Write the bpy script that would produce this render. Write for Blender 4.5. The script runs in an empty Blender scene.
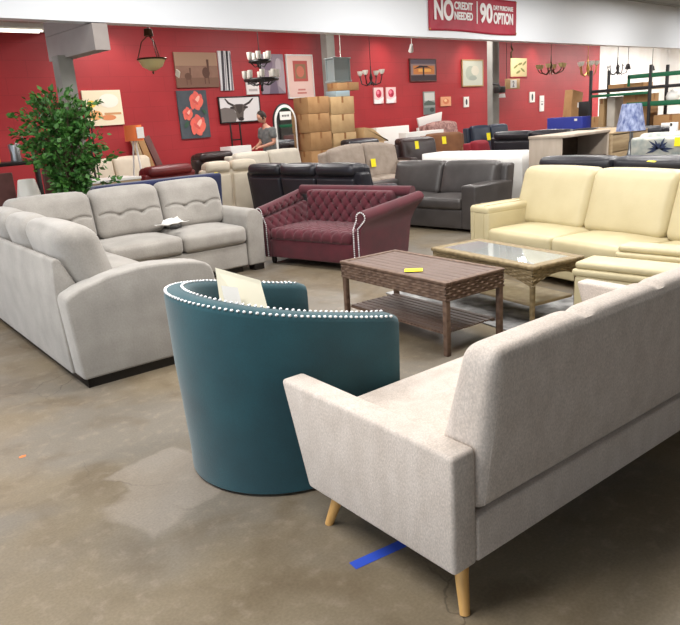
import bpy, bmesh, math, random
from mathutils import Matrix, Vector, Euler
rnd = random.Random(7)
C = bpy.context.scene.collection
PI = math.pi
R = math.radians

# ------------------------------------------------------------------ materials
def lin(c):
    return tuple(((v/255)/12.92 if v/255 <= .04045 else ((v/255+.055)/1.055)**2.4) for v in c)

def mat(name, col, rough=.8, metal=0., spec=.5, var=None, vscale=6., bump=0., bscale=200., sheen=0., fine=0., fscale=300., trans=0., emit=None, estr=0., coat=0., stretch=None):
    m = bpy.data.materials.new(name); m.use_nodes = True
    n = m.node_tree.nodes; l = m.node_tree.links
    b = n['Principled BSDF']
    b.inputs['Base Color'].default_value = (*lin(col), 1)
    b.inputs['Roughness'].default_value = rough
    b.inputs['Metallic'].default_value = metal
    b.inputs['Specular IOR Level'].default_value = spec
    if sheen: b.inputs['Sheen Weight'].default_value = sheen
    if trans: b.inputs['Transmission Weight'].default_value = trans
    if coat: b.inputs['Coat Weight'].default_value = coat
    if emit:
        b.inputs['Emission Color'].default_value = (*lin(emit), 1); b.inputs['Emission Strength'].default_value = estr
    tc = None
    if var or bump or fine:
        tc = n.new('ShaderNodeTexCoord'); src = tc.outputs['Object']
        if stretch:
            mp = n.new('ShaderNodeMapping'); mp.inputs['Scale'].default_value = stretch
            l.new(src, mp.inputs['Vector']); src = mp.outputs['Vector']
    last = None
    if var:
        t = n.new('ShaderNodeTexNoise'); t.inputs['Scale'].default_value = vscale; t.inputs['Detail'].default_value = 5
        l.new(src, t.inputs['Vector'])
        mr = n.new('ShaderNodeMapRange'); mr.inputs['From Min'].default_value = .32; mr.inputs['From Max'].default_value = .68
        l.new(t.outputs['Fac'], mr.inputs['Value'])
        mx = n.new('ShaderNodeMix'); mx.data_type = 'RGBA'
        mx.inputs['A'].default_value = (*lin(col), 1); mx.inputs['B'].default_value = (*lin(var), 1)
        l.new(mr.outputs['Result'], mx.inputs['Factor']); last = mx.outputs['Result']
    if fine:
        t = n.new('ShaderNodeTexNoise'); t.inputs['Scale'].default_value = fscale; t.inputs['Detail'].default_value = 2
        l.new(src, t.inputs['Vector'])
        mr = n.new('ShaderNodeMapRange'); mr.inputs['From Min'].default_value = .3; mr.inputs['From Max'].default_value = .7
        mr.inputs['To Min'].default_value = 1-fine; mr.inputs['To Max'].default_value = 1+fine
        l.new(t.outputs['Fac'], mr.inputs['Value'])
        mx = n.new('ShaderNodeMix'); mx.data_type = 'RGBA'; mx.blend_type = 'MULTIPLY'; mx.inputs['Factor'].default_value = 1
        if last: l.new(last, mx.inputs['A'])
        else: mx.inputs['A'].default_value = (*lin(col), 1)
        l.new(mr.outputs['Result'], mx.inputs['B']); last = mx.outputs['Result']
    if last: l.new(last, b.inputs['Base Color'])
    if bump:
        t = n.new('ShaderNodeTexNoise'); t.inputs['Scale'].default_value = bscale; t.inputs['Detail'].default_value = 3
        l.new(src, t.inputs['Vector'])
        bp = n.new('ShaderNodeBump'); bp.inputs['Strength'].default_value = bump; bp.inputs['Distance'].default_value = .01
        l.new(t.outputs['Fac'], bp.inputs['Height']); l.new(bp.outputs['Normal'], b.inputs['Normal'])
    return m

def floor_mat():
    m = bpy.data.materials.new('polished_concrete'); m.use_nodes = True
    n = m.node_tree.nodes; l = m.node_tree.links; b = n['Principled BSDF']
    tc = n.new('ShaderNodeTexCoord')
    def noise(s, d=4, dist=0.):
        t = n.new('ShaderNodeTexNoise'); t.inputs['Scale'].default_value = s; t.inputs['Detail'].default_value = d
        t.inputs['Distortion'].default_value = dist; l.new(tc.outputs['Object'], t.inputs['Vector']); return t.outputs['Fac']
    def ramp(v, a, c, lo=0., hi=1.):
        r = n.new('ShaderNodeMapRange'); r.inputs['From Min'].default_value = a; r.inputs['From Max'].default_value = c
        r.inputs['To Min'].default_value = lo; r.inputs['To Max'].default_value = hi
        r.interpolation_type = 'SMOOTHSTEP'; l.new(v, r.inputs['Value']); return r.outputs['Result']
    def mix(f, A, B, mode='MIX'):
        x = n.new('ShaderNodeMix'); x.data_type = 'RGBA'; x.blend_type = mode
        for s, v in (('Factor', f), ('A', A), ('B', B)):
            if isinstance(v, (tuple, float, int)):
                x.inputs[s].default_value = (*lin(v), 1) if isinstance(v, tuple) else v
            else: l.new(v, x.inputs[s])
        return x.outputs['Result']
    def math_(op, a, c=None):
        x = n.new('ShaderNodeMath'); x.operation = op
        for i, v in enumerate((a, c)):
            if v is None: continue
            if isinstance(v, (int, float)): x.inputs[i].default_value = v
            else: l.new(v, x.inputs[i])
        return x.outputs[0]
    c = mix(ramp(noise(.9, 5, .6), .38, .62), FLOOR_A, FLOOR_B)
    c = mix(math_('MULTIPLY', ramp(noise(2.6, 6, .8), .45, .7), .55), c, FLOOR_C)
    c = mix(math_('MULTIPLY', ramp(noise(14, 6), .5, .75), .35), c, (150, 138, 122))
    # a repaired slab: two pale ground-down rectangles in the concrete
    sx = n.new('ShaderNodeSeparateXYZ'); l.new(tc.outputs['Object'], sx.inputs[0])
    wob = math_('MULTIPLY', math_('SUBTRACT', noise(5, 4), .5), .16)
    def box(cx, cy, hx, hy, ang, soft):
        ca, sa = math.cos(ang), math.sin(ang)
        dx = math_('SUBTRACT', sx.outputs[0], cx); dy = math_('SUBTRACT', sx.outputs[1], cy)
        u = math_('ADD', math_('MULTIPLY', dx, ca), math_('MULTIPLY', dy, sa))
        v = math_('ADD', math_('MULTIPLY', dx, -sa), math_('MULTIPLY', dy, ca))
        q = math_('MAXIMUM', math_('SUBTRACT', math_('ABSOLUTE', u), hx), math_('SUBTRACT', math_('ABSOLUTE', v), hy))
        return ramp(math_('ADD', q, wob), soft, -soft)
    p = math_('MAXIMUM', box(1.45, 2.78, .2, .3, R(8), .015), box(1.2, 2.62, .12, .2, R(8), .03))
    c = mix(math_('MULTIPLY', p, .42), c, (158, 148, 138))
    # hairline cracks
    vo = n.new('ShaderNodeTexVoronoi'); vo.feature = 'DISTANCE_TO_EDGE'; vo.inputs['Scale'].default_value = .55
    wv = n.new('ShaderNodeVectorMath'); wv.operation = 'ADD'
    tn = n.new('ShaderNodeTexNoise'); tn.inputs['Scale'].default_value = 3.; tn.inputs['Detail'].default_value = 5; l.new(tc.outputs['Object'], tn.inputs['Vector'])
    sc_ = n.new('ShaderNodeVectorMath'); sc_.operation = 'SCALE'; sc_.inputs['Scale'].default_value = .35
    l.new(tn.outputs['Color'], sc_.inputs[0]); l.new(tc.outputs['Object'], wv.inputs[0]); l.new(sc_.outputs[0], wv.inputs[1])
    l.new(wv.outputs[0], vo.inputs['Vector'])
    cr = math_('MULTIPLY', ramp(vo.outputs['Distance'], .0035, .0005), ramp(noise(.7), .45, .6))
    c = mix(math_('MULTIPLY', cr, .6), c, (62, 54, 46))
    c = mix(1., c, ramp(noise(90, 2), .2, .8, .88, 1.1), 'MULTIPLY')
    l.new(c, b.inputs['Base Color'])
    l.new(ramp(noise(3, 5), .3, .7, .34, .5), b.inputs['Roughness'])
    b.inputs['Specular IOR Level'].default_value = .35
    bp = n.new('ShaderNodeBump'); bp.inputs['Strength'].default_value = .08; l.new(noise(25, 4), bp.inputs['Height']); l.new(bp.outputs[0], b.inputs['Normal'])
    return m

def course_mat(name, c1, c2, mortar, rough=.6, bw=.5, rh=.25, ms=.006):
    "painted block / tile courses"
    m = bpy.data.materials.new(name); m.use_nodes = True
    n = m.node_tree.nodes; l = m.node_tree.links; b = n['Principled BSDF']
    tc = n.new('ShaderNodeTexCoord'); mp = n.new('ShaderNodeMapping'); l.new(tc.outputs['Object'], mp.inputs['Vector'])
    m['map'] = 1
    br = n.new('ShaderNodeTexBrick'); br.inputs['Scale'].default_value = 1
    br.inputs['Brick Width'].default_value = bw; br.inputs['Row Height'].default_value = rh; br.inputs['Mortar Size'].default_value = ms
    for k, v in (('Color1', c1), ('Color2', c2), ('Mortar', mortar)): br.inputs[k].default_value = (*lin(v), 1)
    l.new(mp.outputs[0], br.inputs['Vector'])
    t = n.new('ShaderNodeTexNoise'); t.inputs['Scale'].default_value = 1.1; t.inputs['Detail'].default_value = 5; l.new(tc.outputs['Object'], t.inputs['Vector'])
    mr = n.new('ShaderNodeMapRange'); mr.inputs['From Min'].default_value = .3; mr.inputs['From Max'].default_value = .7
    mr.inputs['To Min'].default_value = .88; mr.inputs['To Max'].default_value = 1.1; l.new(t.outputs['Fac'], mr.inputs['Value'])
    mx = n.new('ShaderNodeMix'); mx.data_type = 'RGBA'; mx.blend_type = 'MULTIPLY'; mx.inputs['Factor'].default_value = 1
    l.new(br.outputs['Color'], mx.inputs['A']); l.new(mr.outputs[0], mx.inputs['B']); l.new(mx.outputs['Result'], b.inputs['Base Color'])
    b.inputs['Roughness'].default_value = rough
    bp = n.new('ShaderNodeBump'); bp.inputs['Strength'].default_value = .12; bp.inputs['Distance'].default_value = .01; bp.invert = True
    l.new(br.outputs['Fac'], bp.inputs['Height']); l.new(bp.outputs[0], b.inputs['Normal'])
    return m, mp

KW, KB, WORLD, EXPO = 105, 85, 1.7, .3
FLOOR_A, FLOOR_B, FLOOR_C = (122, 110, 91), (116, 109, 99), (96, 82, 63)

M = {}
M['floor'] = floor_mat()
M['red'], _mp = course_mat('red_painted_block', (172, 44, 50), (168, 42, 48), (156, 37, 43), .5, .8, .3, .006)
_mp.inputs['Rotation'].default_value = (R(90), 0, 0)
M['header'] = mat('white_header_paint', (236, 240, 246), .45)
M['whitewall'] = mat('white_wall', (232, 230, 228), .7, var=(220, 214, 208), vscale=1.5)
M['tile'], _ = course_mat('ceiling_tile', (150, 150, 146), (142, 142, 138), (96, 96, 94), .9, .6, .6, .012)
M['ceil2'] = mat('back_ceiling', (186, 184, 178), .9, var=(172, 168, 162), vscale=1)
M['pillar'] = mat('grey_pillar', (150, 148, 142), .7, var=(134, 132, 126), vscale=3)
M['beam'] = mat('grey_beam', (172, 164, 160), .7, var=(160, 150, 146), vscale=2)
M['sect'] = mat('light_grey_microfibre', (164, 159, 153), .95, var=(147, 142, 136), vscale=5, fine=.06, fscale=90, bump=.15, bscale=60, sheen=.3)
M['seam'] = mat('dark_seam', (70, 64, 58), .9)
M['black'] = mat('black_plastic', (18, 17, 17), .5)
M['blackwood'] = mat('espresso_wood', (26, 20, 18), .4, var=(18, 14, 13), vscale=8)
M['tweed'] = mat('beige_tweed', (200, 189, 180), .95, var=(188, 176, 166), vscale=14, fine=.16, fscale=170, bump=.2, bscale=260, sheen=.15, stretch=(1, 1, .6))
M['birch'] = mat('birch_wood', (216, 170, 104), .45, var=(196, 148, 84), vscale=10, stretch=(3, 3, .4))
M['teal'] = mat('teal_velvet', (14, 70, 80), .85, var=(10, 58, 68), vscale=4, fine=.08, fscale=160, bump=.1, bscale=150, sheen=.25)
M['nail'] = mat('chrome_nailhead', (236, 236, 238), .38, metal=.8)
M['burg'] = mat('burgundy_linen', (88, 19, 35), .85, var=(72, 15, 29), vscale=6, fine=.1, fscale=120, bump=.15, bscale=150, sheen=.2)
M['cream'] = mat('cream_leather', (196, 184, 148), .45, var=(188, 175, 138), vscale=4, bump=.08, bscale=60)
M['charcoal'] = mat('charcoal_leather', (76, 72, 71), .36, var=(62, 58, 57), vscale=4, bump=.12, bscale=50)
M['blackl'] = mat('black_leather', (42, 41, 48), .34, var=(32, 31, 37), vscale=4, bump=.2, bscale=30)
M['redl'] = mat('oxblood_leather', (112, 22, 26), .42, var=(92, 17, 22), vscale=4, bump=.1, bscale=40)
M['brownl'] = mat('dark_brown_leather', (46, 26, 26), .4, var=(34, 19, 19), vscale=4, bump=.12, bscale=40)
M['tan'] = mat('tan_suede', (132, 88, 56), .8, var=(112, 72, 44), vscale=5)
M['navy'] = mat('navy_velvet', (24, 34, 82), .85, var=(18, 26, 64), vscale=4, sheen=.3)
M['navyl'] = mat('navy_leather', (34, 46, 66), .45, var=(26, 36, 54), vscale=4)
M['ivory'] = mat('ivory_leather', (218, 206, 186), .5, var=(206, 192, 172), vscale=4)
M['taupe'] = mat('taupe_chenille', (168, 154, 142), .95, var=(150, 136, 124), vscale=8, fine=.1)
M['offwhite'] = mat('off_white_fabric', (206, 198, 184), .9, var=(192, 184, 170), vscale=5)
M['rose'] = mat('rose_floral_fabric', (190, 150, 142), .9, var=(120, 84, 80), vscale=14)
M['crimson'] = mat('crimson_fabric', (140, 30, 44), .85)
M['royal'] = mat('royal_blue', (36, 50, 150), .6)
M['wicker'] = mat('brown_wicker', (122, 98, 82), .6, var=(84, 62, 50), vscale=30, fine=.15, fscale=60)
M['slat'] = mat('grey_brown_slats', (112, 92, 82), .5, var=(92, 74, 66), vscale=9, stretch=(.4, 6, 3))
M['slatgap'] = mat('dark_gap', (40, 32, 28), .8)
M['natwick'] = mat('natural_wicker', (152, 134, 100), .6, var=(112, 94, 64), vscale=30, fine=.15, fscale=60)
M['shelfwood'] = mat('pale_wicker_shelf', (166, 148, 116), .6, var=(146, 126, 94), vscale=12)
M['glass'] = mat('tinted_glass', (225, 232, 232), .03, trans=.7, spec=.8)
M['rug'] = mat('mottled_grey_rug', (172, 172, 172), .95, var=(62, 60, 60), vscale=5, bump=.5, bscale=60)
M['yellow'] = mat('yellow_tag', (250, 232, 20), .6)
M['card'] = mat('cream_card', (252, 246, 224), .7)
M['white'] = mat('white_paint', (236, 234, 230), .5)
M['paper'] = mat('white_paper', (240, 238, 234), .7)
M['greywood'] = mat('weathered_grey_wood', (186, 172, 156), .6, var=(166, 150, 134), vscale=6, stretch=(1, 1, .25))
M['darkin'] = mat('cabinet_inside', (104, 88, 74), .7, var=(88, 74, 62), vscale=6)
M['oak'] = mat('pale_oak', (176, 154, 120), .6, var=(150, 126, 94), vscale=7, stretch=(.3, 3, 3))
M['cardboard'] = mat('cardboard', (176, 136, 92), .85, var=(160, 120, 78), vscale=4)
M['cardboard2'] = mat('light_cardboard', (196, 164, 120), .85, var=(182, 148, 104), vscale=4)
M['tape'] = mat('parcel_tape', (150, 104, 62), .4)
M['leaf'] = mat('ficus_leaf', (40, 92, 34), .5, var=(84, 134, 58), vscale=9)
M['bark'] = mat('ficus_bark', (112, 92, 74), .85, var=(84, 66, 52), vscale=20)
M['soil'] = mat('soil', (50, 38, 30), .95)
M['pot'] = mat('wicker_pot', (96, 66, 44), .8, var=(70, 48, 32), vscale=30)
M['steel'] = mat('brushed_steel', (150, 152, 154), .35, metal=.9)
M['iron'] = mat('black_iron', (24, 20, 20), .5)
M['bronze'] = mat('bronze', (84, 58, 38), .4, metal=.6)
M['brass'] = mat('brass', (190, 150, 80), .3, metal=.9)
M['alab'] = mat('alabaster_glass', (214, 196, 140), .4)
M['frost'] = mat('frosted_glass', (240, 236, 226), .4)
M['orange'] = mat('orange_shade', (232, 120, 60), .7)
M['greenr'] = mat('green_rack_steel', (16, 96, 62), .5)
M['darkr'] = mat('dark_rack_steel', (30, 28, 30), .5)
M['denim'] = mat('blue_jeans', (62, 68, 106), .9)
M['tshirt'] = mat('grey_tshirt', (122, 124, 122), .9, var=(90, 92, 92), vscale=16)
M['skin'] = mat('skin', (206, 152, 128), .6)
M['hair'] = mat('dark_hair', (44, 30, 24), .7)
M['eye'] = mat('eye_dark', (30, 24, 22), .3)
M['lip'] = mat('lip', (170, 98, 88), .6)
M['mirror'] = mat('mirror_glass', (220, 222, 224), .03, metal=1.)
M['bluetape'] = mat('blue_painters_tape', (40, 76, 190), .6)
M['mauve'] = mat('mauve_brown_wood', (110, 70, 66), .6, var=(92, 56, 52), vscale=6)
M['ban'] = mat('red_banner', (176, 36, 62), .55, var=(158, 28, 52), vscale=3)
M['lettering'] = mat('white_lettering', (244, 240, 240), .6)
M['tube'] = mat('fluorescent_tube', (255, 252, 240), .5, emit=(255, 250, 236), estr=2.)
M['bulb'] = mat('lit_bulb', (255, 244, 214), .5, emit=(255, 236, 190), estr=3.)
M['fixture'] = mat('fixture_white', (214, 210, 202), .5)
M['zinc'] = mat('pale_zinc', (176, 190, 190), .5)
M['palebl'] = mat('pale_blue_box', (150, 170, 180), .7)
M['damask'] = mat('floral_upholstery', (208, 204, 190), .9, var=(150, 160, 158), vscale=9)
M['palm'] = mat('palm_print', (56, 66, 96), .9)
def shade_mat():
    m = mat('blue_patterned_shade', (170, 180, 210), .8, var=(74, 88, 140), vscale=24, stretch=(1, 1, .5)); return m
M['bshade'] = shade_mat()
P_ = lambda name, c, r=.7: M.setdefault(name, mat(name, c, r))

# ------------------------------------------------------------------ mesh builder
class MB:
    def __init__(s): s.v = []; s.f = []; s.mi = []; s.k = 0
    def add(s, verts, faces, T=None):
        o = len(s.v)
        for p in verts:
            p = Vector(p)
            if T is not None: p = T @ p
            s.v.append(p)
        for f in faces: s.f.append([i+o for i in f]); s.mi.append(s.k)
        return s
    def bm(s, bm, T=None):
        bm.verts.index_update()
        s.add([v.co.copy() for v in bm.verts], [[v.index for v in f.verts] for f in bm.faces], T); bm.free(); return s
    def box(s, c, d, bev=0., T=None, seg=2):
        bm = bmesh.new(); bmesh.ops.create_cube(bm, size=1)
        for v in bm.verts: v.co = Vector((c[0]+v.co.x*d[0], c[1]+v.co.y*d[1], c[2]+v.co.z*d[2]))
        if bev: bmesh.ops.bevel(bm, geom=bm.edges[:], offset=min(bev, .45*min(d)), segments=seg, affect='EDGES', profile=.5)
        return s.bm(bm, T)
    def lohi(s, a, b, bev=0., T=None):
        return s.box([(a[i]+b[i])/2 for i in range(3)], [abs(b[i]-a[i]) for i in range(3)], bev, T)
    def prism(s, pts, t0, t1, axis='x', bev=0., T=None, seg=3, only_caps=False):
        "polygon extruded along an axis; pts are the two other coordinates in order"
        bm = bmesh.new()
        def P(a, b, t): return {'x': (t, a, b), 'y': (a, t, b), 'z': (a, b, t)}[axis]
        A = [bm.verts.new(P(a, b, t0)) for a, b in pts]; B = [bm.verts.new(P(a, b, t1)) for a, b in pts]
        n = len(pts); f0 = bm.faces.new(A); f1 = bm.faces.new(B[::-1])
        for i in range(n): bm.faces.new((A[i], B[i], B[(i+1) % n], A[(i+1) % n]))
        bmesh.ops.recalc_face_normals(bm, faces=bm.faces[:])
        if bev:
            ed = set(f0.edges) | set(f1.edges) if only_caps else bm.edges[:]
            bmesh.ops.bevel(bm, geom=list(ed), offset=bev, segments=seg, affect='EDGES', profile=.5)
        return s.bm(bm, T)
    def rbox(s, a, b, r=.04, n=(6, 6, 6), puff=(0, 0, 0), fn=None, T=None):
        "soft box from corner a to corner b: rounded edges, bulging faces, optional point function"
        c = [(a[i]+b[i])/2 for i in range(3)]; h = [abs(b[i]-a[i])/2 for i in range(3)]
        rr = min(r, *[x*.98 for x in h])
        ax = []
        for i in range(3):
            lo = [-h[i], -h[i]+.3*rr, -h[i]+.65*rr]; inn = [(-h[i]+rr)+(2*(h[i]-rr))*k/n[i] for k in range(n[i]+1)]
            ax.append(lo+inn+[-x for x in lo[::-1]])
        idx = {}; V = []; F = []
        def vid(i, j, k):
            if (i, j, k) in idx: return idx[i, j, k]
            p = [ax[0][i], ax[1][j], ax[2][k]]; q = [max(-h[m]+rr, min(h[m]-rr, p[m])) for m in range(3)]
            d = Vector([p[m]-q[m] for m in range(3)])
            if d.length > 1e-9: d = d.normalized()*rr*min(1, max(abs(x) for x in d)/rr)
            o = [q[m]+d[m] for m in range(3)]
            for m in range(3):
                if puff[m]:
                    u, w = [(p[x]/h[x]) for x in range(3) if x != m]
                    o[m] += puff[m]*(p[m]/h[m])*(1-u*u)*(1-w*w)
            o = Vector([o[m]+c[m] for m in range(3)])
            if fn: o = Vector(fn(o))
            idx[i, j, k] = len(V); V.append(o); return idx[i, j, k]
        N = [len(x)-1 for x in ax]
        for j in range(N[1]):
            for k in range(N[2]):
                F.append((vid(0, j, k), vid(0, j, k+1), vid(0, j+1, k+1), vid(0, j+1, k)))
                F.append((vid(N[0], j, k), vid(N[0], j+1, k), vid(N[0], j+1, k+1), vid(N[0], j, k+1)))
        for i in range(N[0]):
            for k in range(N[2]):
                F.append((vid(i, 0, k), vid(i+1, 0, k), vid(i+1, 0, k+1), vid(i, 0, k+1)))
                F.append((vid(i, N[1], k), vid(i, N[1], k+1), vid(i+1, N[1], k+1), vid(i+1, N[1], k)))
        for i in range(N[0]):
            for j in range(N[1]):
                F.append((vid(i, j, 0), vid(i, j+1, 0), vid(i+1, j+1, 0), vid(i+1, j, 0)))
                F.append((vid(i, j, N[2]), vid(i+1, j, N[2]), vid(i+1, j+1, N[2]), vid(i, j+1, N[2])))
        return s.add(V, F, T)
    def tube(s, path, r, seg=8, T=None, caps=True, closed=False):
        path = [Vector(p) for p in path]; n = len(path); V = []; F = []
        rs = r if isinstance(r, (list, tuple)) else [r]*n
        up = Vector((0, 0, 1)); prev = None
        for i, p in enumerate(path):
            if closed: t = path[(i+1) % n]-path[i-1]
            else: t = path[min(i+1, n-1)]-path[max(i-1, 0)]
            t.normalize()
            if prev is None:
                a = up if abs(t.z) < .9 else Vector((1, 0, 0)); x = t.cross(a).normalized()
            else: x = (prev-t*prev.dot(t)).normalized()
            prev = x; y = t.cross(x)
            for k in range(seg):
                w = 2*PI*k/seg; V.append(p+x*math.cos(w)*rs[i]+y*math.sin(w)*rs[i])
        m = n if closed else n-1
        for i in range(m):
            for k in range(seg):
                a = i*seg+k; b = i*seg+(k+1) % seg; i2 = (i+1) % n
                F.append((a, b, i2*seg+(k+1) % seg, i2*seg+k))
        if caps and not closed: F.append(list(range(seg))[::-1]); F.append([(n-1)*seg+k for k in range(seg)])
        return s.add(V, F, T)
    def lathe(s, prof, c=(0, 0, 0), seg=20, T=None):
        V = []; F = []; n = len(prof)
        for r, z in prof:
            for k in range(seg):
                a = 2*PI*k/seg; V.append((c[0]+r*math.cos(a), c[1]+r*math.sin(a), c[2]+z))
        for i in range(n-1):
            for k in range(seg):
                F.append((i*seg+k, i*seg+(k+1) % seg, (i+1)*seg+(k+1) % seg, (i+1)*seg+k))
        if prof[0][0] > 1e-4: F.append(list(range(seg))[::-1])
        if prof[-1][0] > 1e-4: F.append([(n-1)*seg+k for k in range(seg)])
        return s.add(V, F, T)
    def ball(s, c, r, seg=10, T=None):
        r = r if isinstance(r, (tuple, list)) else (r, r, r)
        bm = bmesh.new(); bmesh.ops.create_uvsphere(bm, u_segments=seg, v_segments=max(6, seg//2+2), radius=1)
        for v in bm.verts: v.co = Vector((c[0]+v.co.x*r[0], c[1]+v.co.y*r[1], c[2]+v.co.z*r[2]))
        return s.bm(bm, T)
    def poly(s, pts, T=None): return s.add(pts, [list(range(len(pts)))], T)
    def build(s, name, mats, parent=None, ang=38, label=None):
        me = bpy.data.meshes.new(name); me.from_pydata([tuple(v) for v in s.v], [], s.f); me.validate()
        for m in (mats if isinstance(mats, (list, tuple)) else [mats]): me.materials.append(m if not isinstance(m, str) else M[m])
        for p, i in zip(me.polygons, s.mi): p.material_index = i; p.use_smooth = True
        bm = bmesh.new(); bm.from_mesh(me); bmesh.ops.remove_doubles(bm, verts=bm.verts[:], dist=1e-6); bmesh.ops.recalc_face_normals(bm, faces=bm.faces[:]); bm.to_mesh(me); bm.free()
        me.set_sharp_from_angle(angle=R(ang))
        o = bpy.data.objects.new(name, me); C.objects.link(o)
        if parent: o.parent = parent
        if label: o['label'] = label
        return o

def tag(o, label=None, cat=None, group=None, kind=None):
    for k, v in (('label', label), ('category', cat), ('group', group), ('kind', kind)):
        if v: o[k] = v
    return o
def thing(name, label, cat, loc=(0, 0, 0), yaw=0, group=None):
    o = bpy.data.objects.new(name, None); C.objects.link(o); o.empty_display_size = .1
    o.location = loc if len(loc) == 3 else (loc[0], loc[1], 0); o.rotation_euler = (0, 0, R(yaw))
    return tag(o, label, cat, group)
def place(o, loc, yaw=0, rot=None):
    o.location = loc if len(loc) == 3 else (loc[0], loc[1], 0); o.rotation_euler = rot or (0, 0, R(yaw)); return o
def dup(o, parent=None):
    c = o.copy(); C.objects.link(c); c.parent = parent
    for ch in [x for x in C.objects if x.parent == o]: dup(ch, c)
    return c
def structure(o): o['kind'] = 'structure'; return o

def settle(t, dz):
    for c in C.objects:
        if c.type == 'MESH' and (c.parent == t or (c.parent and c.parent.parent == t)):
            for v in c.data.vertices: v.co.z -= dz*min(1, max(0, v.co.z)/.25)
# ------------------------------------------------------------------ the room
WY = 13.5                       # the red back wall
X0, X1, Y0 = -5.5, 34., -6.
structure(MB().lohi((X0, Y0, -.1), (X1, WY+.2, 0)).build('floor', 'floor'))
structure(MB().lohi((X0, WY, 0), (27.4, WY+.2, 4.4)).build('wall_back', 'red'))
structure(MB().lohi((27.4, WY-.01, 0), (X1, WY+.2, 4.4)).build('wall_back_white', 'whitewall'))
structure(MB().lohi((X1, Y0, 0), (X1+.2, WY+.2, 4.4)).build('wall_right', 'whitewall'))
structure(MB().lohi((X0, Y0-.2, 0), (X1, Y0, 4.2)).build('wall_front', 'pillar'))
structure(MB().lohi((X0, 8.6, 2.95), (X1, 8.8, 4.1)).build('wall_header', 'header'))
structure(MB().lohi((X0, Y0, 4.05), (X1, 8.6, 4.2)).build('ceiling', 'tile'))
structure(MB().lohi((4.42, 8.8, 3.95), (X1, WY, 4.1)).build('ceiling_back', 'ceil2'))
structure(MB().lohi((X0, 8.8, 3.48), (4.2, 10.05, 3.6)).lohi((X0, 10.05, 3.48), (5.7, WY, 3.6)).build('ceiling_low', 'ceil2'))
structure(MB().lohi((4.2, 8.61, 2.63), (4.40, 10.05, 2.94)).build('trim_beam', 'beam'))
structure(MB().lohi((4.2, 8.805, 2.945), (4.40, 10.05, 4.0)).lohi((4.4, 10.05, 3.48), (5.7, 10.15, 4.0)).lohi((5.6, 10.15, 3.6), (5.7, WY-.01, 4.0)).build('trim_bulkhead', 'beam'))
structure(MB().lohi((4.1, 9.52, 0), (4.3, 9.72, 2.66)).build('trim_column', 'pillar'))
structure(MB().lohi((12.04, 12.75, 0), (12.3, 12.95, 3.95)).build('trim_pillar', 'pillar'))
structure(MB().lohi((16.3, 10.97, 0), (16.62, 11.15, 3.95), .02).build('trim_post', 'pillar'))

# ------------------------------------------------------------------ foreground: tweed sofa
def tweed_sofa():
    t = thing('mid_century_sofa', 'beige tweed sofa seen from behind, on tapered light wooden legs', 'sofa', (1.53, 1.19, 0), -5.5)
    W = 2.2
    arm = [(-.008, .19), (-.008, .622), (.45, .632), (.935, .638), (.908, .55), (.795, .192)]
    for x0 in (0, W-.112):
        MB().prism(arm, x0, x0+.112, 'x', .016).build('arm', 'tweed', t)
    b = MB(); b.rbox((.115, -.006, .19), (W-.115, .10, .365), .012, (10, 1, 2)); b.rbox((.115, .1, .2), (W-.115, .80, .30), .02)
    b.build('base_rail', 'tweed', t)
    def lean(p):
        k = (p.z-.36)/.6
        y = -.085*k+(p.y/.2)*(.235-.10*k)
        # vertical channel seams and button tufts on the front
        if p.y > .1:
            for xs in (.62, 1.1, 1.58): y -= .035*(1.05-max(0, k))*math.exp(-((p.x-xs)/.026)**2)
            for xs in (.39, .86, 1.34, 1.81): y -= .022*math.exp(-(((p.x-xs)/.05)**2+((p.z-.7)/.05)**2))
        z = p.z
        if p.z > .8 and p.y > .02:
            for xs in (.62, 1.1, 1.58): z -= .014*math.exp(-((p.x-xs)/.026)**2)
        return (p.x, y, z)
    back = MB().rbox((.115, -.005, .37), (W-.115, .2, .955), .05, (120, 4, 14), (0, .015, .015), lean); back = back.build('backrest', 'tweed', t)
    # piped seam round the outside of the back
    p = MB(); y = lambda z: -.004-.085*(z-.36)/.6+.006
    e = .15
    p.tube([(e, y(.40)-.004, .40), (e, y(.6)-.004, .6), (e+.004, y(.84)-.003, .85), (e+.03, y(.9)-.001, .905), (e+.1, y(.915), .915), (W-e-.1, y(.915), .915), (W-e-.03, y(.9), .905), (W-e-.004, y(.85), .85), (W-e, y(.4)-.004, .40)], .003, 6)
    p.build('piping', 'tweed', back)
    def tuft(p):
        z = p.z
        if z > .42:
            for xs in (.45, .82, 1.19, 1.56, 1.93):
                for ys in (.38, .66): z -= .022*math.exp(-(((p.x-xs)/.05)**2+((p.y-ys)/.05)**2))
        return (p.x, p.y, z)
    MB().rbox((.115, .15, .3), (W-.115, .87, .49), .05, (44, 16, 2), (0, .01, .02), tuft).build('seat_cushion', 'tweed', t)
    for x, sx in ((.09, -1), (W-.09, 1)):
        for y_, sy in ((.045, -1), (.69, 1)):
            MB().tube([(x, y_, .215), (x+.018*sx, y_+.018*sy, .12), (x+.042*sx, y_+.05*sy, .0)], [.026, .023, .0175], 16).build('leg', 'birch', t)
    return t
settle(tweed_sofa(), .03)

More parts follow.
